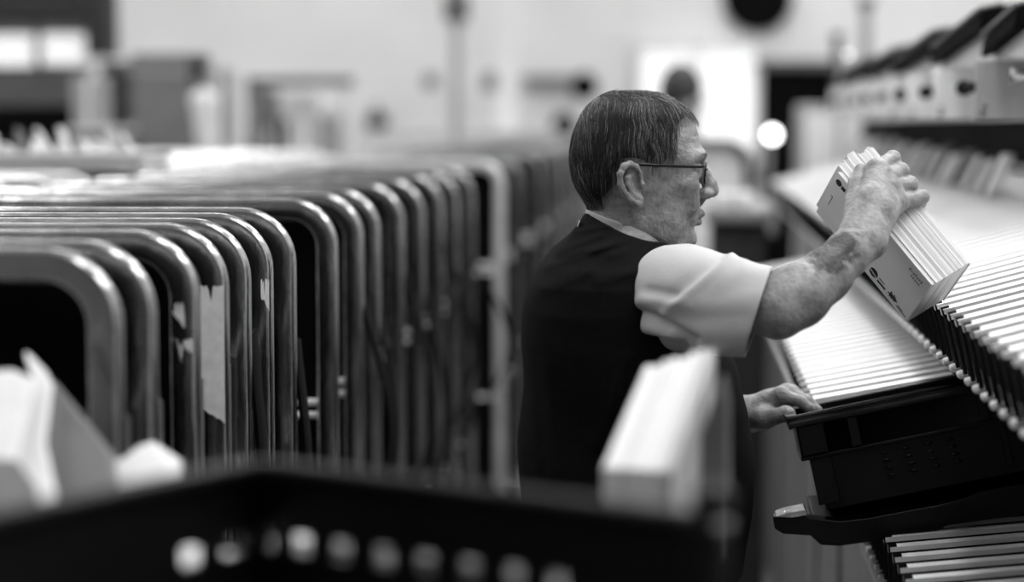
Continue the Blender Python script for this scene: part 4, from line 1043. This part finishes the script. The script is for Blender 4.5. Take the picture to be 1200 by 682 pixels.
# ---- shirt: sleeves and collar
def sleeve(G, p, q, r0, r1, thick, n_cut, cutp, folds):
    G.cone(p, q, r0, r1, .0)
    for a, b, r, k in folds: G.cone(a, b, r, r * .8, k)
    ax = (q - p) / np.linalg.norm(q - p)
    G.cone(p + ax * .03, q + ax * .10, r0 - thick - .004, r1 - thick + .004, .003, 's')
    def half(x, y, z): return (x - cutp[0]) * n_cut[0] + (y - cutp[1]) * n_cut[1] + (z - cutp[2]) * n_cut[2]
    G.all(lambda x, y, z: -half(x, y, z), 's')
def sleeve_mesh():
    nR, nS_ = 46, 120
    st = [(756, 350, 3.02, .055, .055), (777, 347, 2.985, .073, .070), (800, 349, 2.945, .0765, .073), (826, 353, 2.905, .0715, .068), (850, 359, 2.880, .0680, .062), (870, 363, 2.858, .0655, .058), (888, 366, 2.842, .0640, .056)]
    C = np.array([mp(a, b, y) for a, b, y, _, _ in st]); ru = np.array([q[3] for q in st]); rv = np.array([q[4] for q in st])
    u = np.linspace(0, 1, nR); k = np.linspace(0, 1, len(st))
    Ci = np.stack([np.interp(u, k, C[:, a]) for a in range(3)], 1)
    for _ in range(3): Ci[1:-1] = (Ci[:-2] + 2 * Ci[1:-1] + Ci[2:]) / 4
    ri, si = np.interp(u, k, ru), np.interp(u, k, rv)
    e1, e2 = mp(904, 313, 2.842), mp(872, 419, 2.842)
    u1 = (e1 - e2) / np.linalg.norm(e1 - e2); u0 = np.array((.10, 0, 1.0)); u0 /= np.linalg.norm(u0)
    ax = C[-1] - C[2]; ax /= np.linalg.norm(ax)
    rings = []
    for i in range(nR):
        t = np.clip((u[i] - .45) / .55, 0, 1); uu = u0 * (1 - t) + u1 * t; uu /= np.linalg.norm(uu)
        vv = np.cross(uu, ax); vv /= np.linalg.norm(vv); fw = np.array(FW) * (1 if vv @ np.array(FW) > 0 else -1); t2 = .8 * np.clip((u[i] - .6) / .4, 0, 1) ** 1.5; vv = vv * (1 - t2) + fw * t2; vv -= uu * (vv @ uu); vv /= np.linalg.norm(vv)
        an = np.linspace(0, 2 * PI, nS_, endpoint=False)
        rings.append(Ci[i] + ri[i] * np.cos(an)[:, None] * uu + si[i] * np.sin(an)[:, None] * vv)
    R_ = np.array(rings); ctr = np.repeat(Ci[:, None], nS_, 1); out = R_ - ctr; out /= np.linalg.norm(out, axis=2)[:, :, None]
    px, py = ppx(R_.reshape(-1, 3)); near = np.clip(-(out.reshape(-1, 3) @ np.array(FW)) * 2 + .5, 0, 1)
    d = np.zeros(len(px))
    def ridge(a, b, w, h, end=(1, 1)):
        q, t = segd(px, py, a, b); return h * (end[0] * (1 - t) + end[1] * t) * np.exp(-(q / w) ** 2) * near
    d += ridge((858, 301), (776, 370), 5, .0070, (1, .3)) + ridge((868, 312), (800, 370), 16, .0045, (1, .2)) - ridge((843, 303), (770, 360), 8, .0060, (1, .2))
    d += ridge((752, 366), (815, 398), 6, -.0105) + ridge((755, 384), (850, 410), 8, .006) - ridge((757, 398), (800, 404), 6, .009)
    d += ridge((760, 340), (790, 346), 6, -.004) + ridge((790, 386), (868, 398), 9, .004, (1, .2)) - ridge((830, 345), (880, 330), 14, .0025) - ridge((800, 372), (872, 372), 12, .0025)
    d += ridge((752, 352), (800, 356), 8, .004)
    R_ = R_ + out * d.reshape(nR, nS_)[:, :, None]
    hem = np.exp(-((u - .80) / .012) ** 2); R_ = R_ - out * (hem * .0010)[:, None, None]
    inner = (R_ - out * .0022)[::-1][:34].copy(); edge = R_[-1] - out[-1] * .0011 + ax * .0012
    allr = np.concatenate([R_, edge[None], inner]); n = len(allr)
    Pq = allr.reshape(-1, 3); Q = []
    for i in range(n - 1):
        for j2 in range(nS_):
            k2 = (j2 + 1) % nS_; Q.append((i * nS_ + j2, i * nS_ + k2, (i + 1) * nS_ + k2, (i + 1) * nS_ + j2))
    return Pq, np.array(Q)
slP = sleeve_mesh()
G2 = SDF((X_(715, 400, 3.4), 3.18, Z_(480, 3.3)), (X_(850, 400, 3.4), 3.56, Z_(285, 3.2)), .004)
sA2 = mp(742, 345, 3.285); sB2 = mp(772, 425, 3.37); ax2 = (sB2 - sA2) / np.linalg.norm(sB2 - sA2)
sleeve(G2, sA2, sB2 + ax2 * .05, .070, .066, .004, ax2, sB2, [])
# collar: a slanting band around the neck
G3 = SDF((X_(665), YM - .10, Z_(305)), (X_(810), YM + .10, Z_(238)), .0015)
G3.chain([mp(739, 226), mp(732, 275), mp(722, 320)], [.0620, .0615, .066], .0)
G3.chain([mp(739, 226), mp(732, 275), mp(722, 320)], [.0595, .0590, .063], .0, 's')
CCX = [X_(q) for q in (660, 689, 727, 758, 800)]; CCZ = [Z_(q) for q in (244.5, 245.5, 258, 277, 300)]
G3.all(lambda x, y, z: np.interp(x, CCX, CCZ) - z + 0 * y, 's')
shirt = npmesh('shirt', [slP, G2.nets(), G3.nets()], 'shirt_cloth', man)

# ---- trousers, shoes
Tr = SDF((-.34, 2.84, .03), (.24, 3.38, Z_(640)), .006)
ty = [640, 690, 740, 800]
Tr.all(loft(zz(ty), [X_(v) for v in (751, 752, 752, 752)], YM + .01, [X_(v) - X_(751) for v in (874, 868, 866, 860)], [X_(v) - X_(751) for v in (872, 868, 866, 860)], [.183, .182, .18, .17], 2.2))
for hip, kn_, an in legs: Tr.chain([hip, kn_, an], [.112, .080, .062], .03)
Tr.all(lambda x, y, z: (.055 - z) * -1 * -1 + 0 * x + 0 * y, 's')
trous = npmesh('trousers', [Tr.nets()], 'trouser_cloth', man)
for s, (hip, kn_, an) in zip((-1, 1), legs):
    Sx = SDF(an + np.array((-.09, -.08, -.10)), an + np.array((.25, .08, .06)), .004)
    Sx.cone((an[0] - .01, an[1], .045), (an[0] + .17, an[1] + s * .01, .038), .043, .038, .01); Sx.cone(an, an + np.array((.03, 0, -.03)), .046, .044, .02); Sx.cone((an[0] + .1, an[1], .04), (an[0] + .18, an[1] + s * .012, .036), .045, .036, .02)
    Sx.all(lambda x, y, z: z - .002 + 0 * x + 0 * y, 's')
    npmesh('shoe', [Sx.nets()], 'shoe_leather', man)

# ---- hair: cap plus combed strands
hr = [(107.3, 752, 722, 738, .012), (108.5, 764, 712, 738, .028), (111, 778, 705, 738, .042), (116, 790, 697, 738, .055), (124, 802, 688, 738, .066), (134, 811, 681, 738, .0735), (143, 817, 677, 739, .0765),
      (158, 820, 671.5, 740, .0800), (174, 822, 668.5, 740, .0810), (190, 820, 668, 741, .0795), (205, 818, 670, 744, .077), (216, 818, 673.5, 747, .0755), (226, 818, 678.5, 751, .073), (236, 818, 685.5, 755, .069), (246, 820, 690, 760, .066), (252, 817, 694, 765, .060)]
kz = [Z_(r[0]) for r in hr]
def kx(i): return [X_(r[i], r[0]) for r in hr]
kf, kb, kc = kx(1), kx(2), kx(3)
hair_loft = loft(kz, kc, YM, [f - c for f, c in zip(kf, kc)], [c - b for c, b in zip(kc, kb)], [r[4] for r in hr], 2.1)
poly = [(640, 90), (812, 90), (822, 130), (818, 142), (806, 138), (797, 143), (788, 152), (785, 162), (788, 174), (784, 186), (778, 194), (770, 200), (763, 203), (757, 196), (749, 189), (737, 185), (727, 188), (720, 200), (718, 216), (712, 228), (702, 238), (696, 247), (640, 250)]
pl2 = np.array([(X_(a, b), Z_(b)) for a, b in poly])
def poly_d(x, z):
    d = np.full(np.broadcast(x, z).shape, 1e9); ins = np.zeros(d.shape, bool); n = len(pl2)
    for i in range(n):
        a, b = pl2[i], pl2[(i + 1) % n]; e = b - a; wx, wz = x - a[0], z - a[1]
        t = np.clip((wx * e[0] + wz * e[1]) / (e @ e), 0, 1); d = np.minimum(d, (wx - e[0] * t) ** 2 + (wz - e[1] * t) ** 2)
        c = ((a[1] <= z) & (b[1] > z)) | ((b[1] <= z) & (a[1] > z))
        ins ^= c & (x < a[0] + (z - a[1]) / (e[1] if abs(e[1]) > 1e-9 else 1e-9) * e[0])
    return np.where(ins, -np.sqrt(d), np.sqrt(d))
K = SDF(hb_lo, hb_hi, .0018)
def hair_fn(x, y, z):
    d = hair_loft(x, y, z); p = poly_d(x, z)
    taper = np.clip((p + .016) / .016, 0, 1) * .0055
    wav = .0005 * np.sin(170 * x + 90 * z + 40 * y) * np.sin(120 * z - 60 * x)
    return np.maximum(d + taper + wav, p)
K.all(hair_fn)
hP, hQ = K.nets()
sr = np.random.default_rng(11)
HV, HF, HM = [], [], []
sel = sr.choice(len(hP), 8500)
crown = np.array((X_(706, 128), YM, Z_(128)))
cenh = np.array((X_(742, 175), YM, Z_(180)))
def grad(p):
    e = 1e-3
    q = np.array([[p[0] + e, p[1], p[2]], [p[0] - e, p[1], p[2]], [p[0], p[1] + e, p[2]], [p[0], p[1] - e, p[2]], [p[0], p[1], p[2] + e], [p[0], p[1], p[2] - e]])
    return q
def hl(P): return hair_loft(P[:, 0], P[:, 1], P[:, 2])
P0 = hP[sel] + sr.normal(0, .0006, (len(sel), 3))
def normal(P):
    e = 1.2e-3; g_ = np.zeros_like(P)
    for a in range(3):
        d = np.zeros(3); d[a] = e; g_[:, a] = hl(P + d) - hl(P - d)
    return g_ / np.maximum(np.linalg.norm(g_, axis=1)[:, None], 1e-9)
pdv = poly_d(P0[:, 0], P0[:, 2])
keep = (hl(P0) > -.006)
P0 = P0[keep]
nS = 6; ln_ = sr.uniform(.020, .040, len(P0)); lift = sr.uniform(.0004, .0024, len(P0)); jit = sr.normal(0, .22, (len(P0), 3))
pts = [P0.copy()]; cur = P0.copy()
for k in range(nS):
    N = normal(cur); d = cur - crown; d /= np.linalg.norm(d, axis=1)[:, None]
    side = np.clip((np.abs(cur[:, 1] - YM) - .03) / .04, 0, 1)[:, None]
    d = d + side * np.array((-.45, 0, -.55)) + np.array((0, 0, -.15)) + jit * .5 + .20 * np.sin(np.stack([cur[:, 2] * 160, cur[:, 0] * 140, cur[:, 0] * 120], 1))
    d -= N * (d * N).sum(1)[:, None]; d /= np.maximum(np.linalg.norm(d, axis=1)[:, None], 1e-6)
    nx = cur + d * (ln_ / nS)[:, None]
    ds = hl(nx); tgt = lift * (k + 1) / nS
    nx = nx + normal(nx) * np.clip(tgt - ds, -.004, .004)[:, None]
    pts.append(nx); cur = nx
pts = np.stack(pts, 1)
# strands must not grow over the face, ear or past the nape
endp = pts[:, -1]; pe = poly_d(endp[:, 0], endp[:, 2]); pm = poly_d(pts[:, 3, 0], pts[:, 3, 2])
ok = (pe < .0095) & (pm < .005); pts = pts[ok]
Ns = normal(pts[:, 2])
for i in range(len(pts)):
    q = pts[i]; tn = q[-1] - q[0]; tn /= np.linalg.norm(tn) + 1e-9; sd_ = np.cross(tn, Ns[i]); sd_ /= np.linalg.norm(sd_) + 1e-9
    wdt = .00042; o = len(HV)
    for k in range(nS + 1):
        ww = wdt * (1 - .75 * k / nS); HV.append(q[k] + sd_ * ww); HV.append(q[k] - sd_ * ww); HV.append(q[k] + Ns[i] * ww * 1.2)
    for k in range(nS):
        a = o + 3 * k
        for u, v in ((0, 1), (1, 2), (2, 0)): HF.append((a + u, a + v, a + 3 + v, a + 3 + u))
    r = sr.random(); top = (q[0][2] - Z_(190)) / (Z_(110) - Z_(190))
    gprob = .10 + .13 * (q[0][0] > X_(735)); HM.append(2 if r < gprob else (1 if r < gprob + .36 else 0))
hairP, hairQ = turn(hP), hQ
hv = turn(np.array(HV))
cap = npmesh('hair', [(hairP, hairQ), (hv, np.array(HF))], ['hair_dark', 'strand_dark', 'strand_mid', 'strand_grey'], man)
cap.data.polygons.foreach_set('material_index', [0] * len(hQ) + [1 + HM[i // (nS * 3)] for i in range(len(HF))])
# eyebrows
ev, ef = [], []
for s in (-1, 1):
    for i in range(150):
        u = sr.random(); b0 = np.array(hp(825.5 - 9 * u ** 1.5, 182 + sr.normal(0, 1.1), s * (.012 + .032 * u))); 
        b1 = b0 + np.array((sr.uniform(.000, .004), s * sr.uniform(.002, .007), sr.uniform(-.001, .003))); o = len(ev)
        wv = np.array((.0003, 0, .0004)); ev += [b0 - wv, b0 + wv, b1 + wv * .3, b1 - wv * .3]; ef.append((o, o + 1, o + 2, o + 3))
npmesh('eyebrows', [(turn(np.array(ev)), np.array(ef))], 'strand_dark', man)

# ---- glasses
gl = bpy.data.objects.new('eyeglasses', None); COL.objects.link(gl); gl.parent = man; gl.location = -Vector(man.location)
def gp(px, py, lat): return Vector(turnv(hp(px, py, lat)))
fm = MB()
for s in (-1, 1):
    rim = []
    for k in range(28):
        a = 2 * PI * k / 28; cy_, sz = math.cos(a), math.sin(a)
        su = math.copysign(abs(cy_) ** .75, cy_); sv = math.copysign(abs(sz) ** .75, sz)
        rim.append(gp(826.5 - 4.5 * abs((.034 + .025 * s * su * s) / .06) ** 2 + 1.2 * sv, 201.5 - 13.5 * sv, s * (.034 + .0245 * su)))
    fm.tube(rim, .0013, 8, closed=True)
fm.tube([gp(828, 199, -.010), gp(830, 196, 0), gp(828, 199, .010)], .0012, 8)
fm.build('frame', 'glass_rim', gl, smooth=True, org=pworld(gl))
for s in (-1, 1):
    tm = MB().sweep([gp(821, 194, s * .0590), gp(815, 194.5, s * .066), gp(795, 194, s * .0755), gp(770, 193, s * .0815), gp(745, 191.5, s * .0825), gp(732, 191, s * .081), gp(725, 199, s * .080), gp(720, 214, s * .078)], rrect(.0022, .0042, .0009, 2), up=(0, 0, 1))
    tm.build('temple_arm', 'glass_rim', gl, smooth=True, org=pworld(gl))
    ls = [gp(826.2 - 4.5 * abs((.034 + .0235 * math.copysign(abs(math.cos(a)) ** .75, math.cos(a))) / .06) ** 2 + 1.2 * math.sin(a), 201.5 - 13 * math.copysign(abs(math.sin(a)) ** .75, math.sin(a)), s * (.034 + .0235 * math.copysign(abs(math.cos(a)) ** .75, math.cos(a)))) for a in np.linspace(0, 2 * PI, 29)[:-1]]
    MB().prism(ls, (.0012, 0, 0)).build('lens', 'lens_glass', gl, org=pworld(gl))

# ================================================================== BACKGROUND COLLEAGUE
YP = 8.6
bp_ = at(799, 112, YP); hcx, hcz = bp_.x, bp_.z + .0
pn = thing('person', "person in a pale top far behind, only the dark-haired head showing above the man's hair", 'person', (hcx, YP, 0))
hgt = hcz + .115
Q = SDF((hcx - .42, YP - .35, 0), (hcx + .42, YP + .35, hcz + .16), .012)
sc_ = hgt / 1.75
def bpq(x, y, z): return (hcx + x, YP + y, z * sc_)
Q.ell((hcx, YP, hcz), (.078, .095, .115), .01); Q.ell((hcx + .01, YP - .02, hcz - .05), (.06, .075, .075), .02)
Q.ell((hcx + .082, YP, hcz - .025), (.018, .013, .02), .01)
Q.cone((hcx, YP + .01, hcz - .08), (hcx, YP + .02, hcz - .2), .055, .06, .03)
Q.ell(bpq(0, .02, 1.25), (.19, .12, .24), .04); Q.ell(bpq(0, .02, .98), (.165, .11, .2), .05)
for s in (-1, 1):
    Q.chain([bpq(s * .17, .02, 1.40), bpq(s * .23, .0, 1.12), bpq(s * .22, -.14, .92)], [.055, .042, .03], .03)
    Q.chain([bpq(s * .22, -.14, .92), bpq(s * .215, -.20, .885)], [.032, .022], .01)
    for f_ in range(4): Q.cone(bpq(s * (.20 + .012 * f_), -.20, .885), bpq(s * (.20 + .012 * f_), -.255, .86), .009, .007, .004)
    Q.cone(bpq(s * .195, -.17, .90), bpq(s * .175, -.21, .88), .011, .008, .006)
    Q.chain([bpq(s * .09, .02, .9), bpq(s * .10, .0, .48), bpq(s * .10, .03, .07)], [.095, .06, .042], .03)
    Q.cone(bpq(s * .10, .03, .045), bpq(s * .11, -.13, .035), .045, .035, .02)
npmesh('body', [Q.nets()], 'skin', pn)
W = SDF((hcx - .42, YP - .35, .8 * sc_), (hcx + .42, YP + .35, hcz), .012)
W.ell(bpq(0, .02, 1.25), (.203, .135, .25), .04); W.ell(bpq(0, .02, .98), (.18, .125, .2), .05)
for s in (-1, 1): W.chain([bpq(s * .17, .02, 1.40), bpq(s * .23, .0, 1.14)], [.068, .056], .03)
npmesh('top', [W.nets()], 'shirt_cloth', pn)
W = SDF((hcx - .3, YP - .3, .05), (hcx + .3, YP + .3, 1.1 * sc_), .014)
for s in (-1, 1): W.chain([bpq(s * .09, .02, .95), bpq(s * .10, .0, .48), bpq(s * .10, .03, .08)], [.112, .078, .062], .03)
npmesh('trousers', [W.nets()], 'trouser_cloth', pn)
W = SDF((hcx - .13, YP - .14, hcz - .1), (hcx + .13, YP + .16, hcz + .17), .008)
W.ell((hcx - .004, YP, hcz + .020), (.088, .108, .112), .01); W.ell((hcx + .080, YP, hcz - .075), (.06, .13, .075), .02, 's')
npmesh('hair', [W.nets()], 'hair_dark', pn)
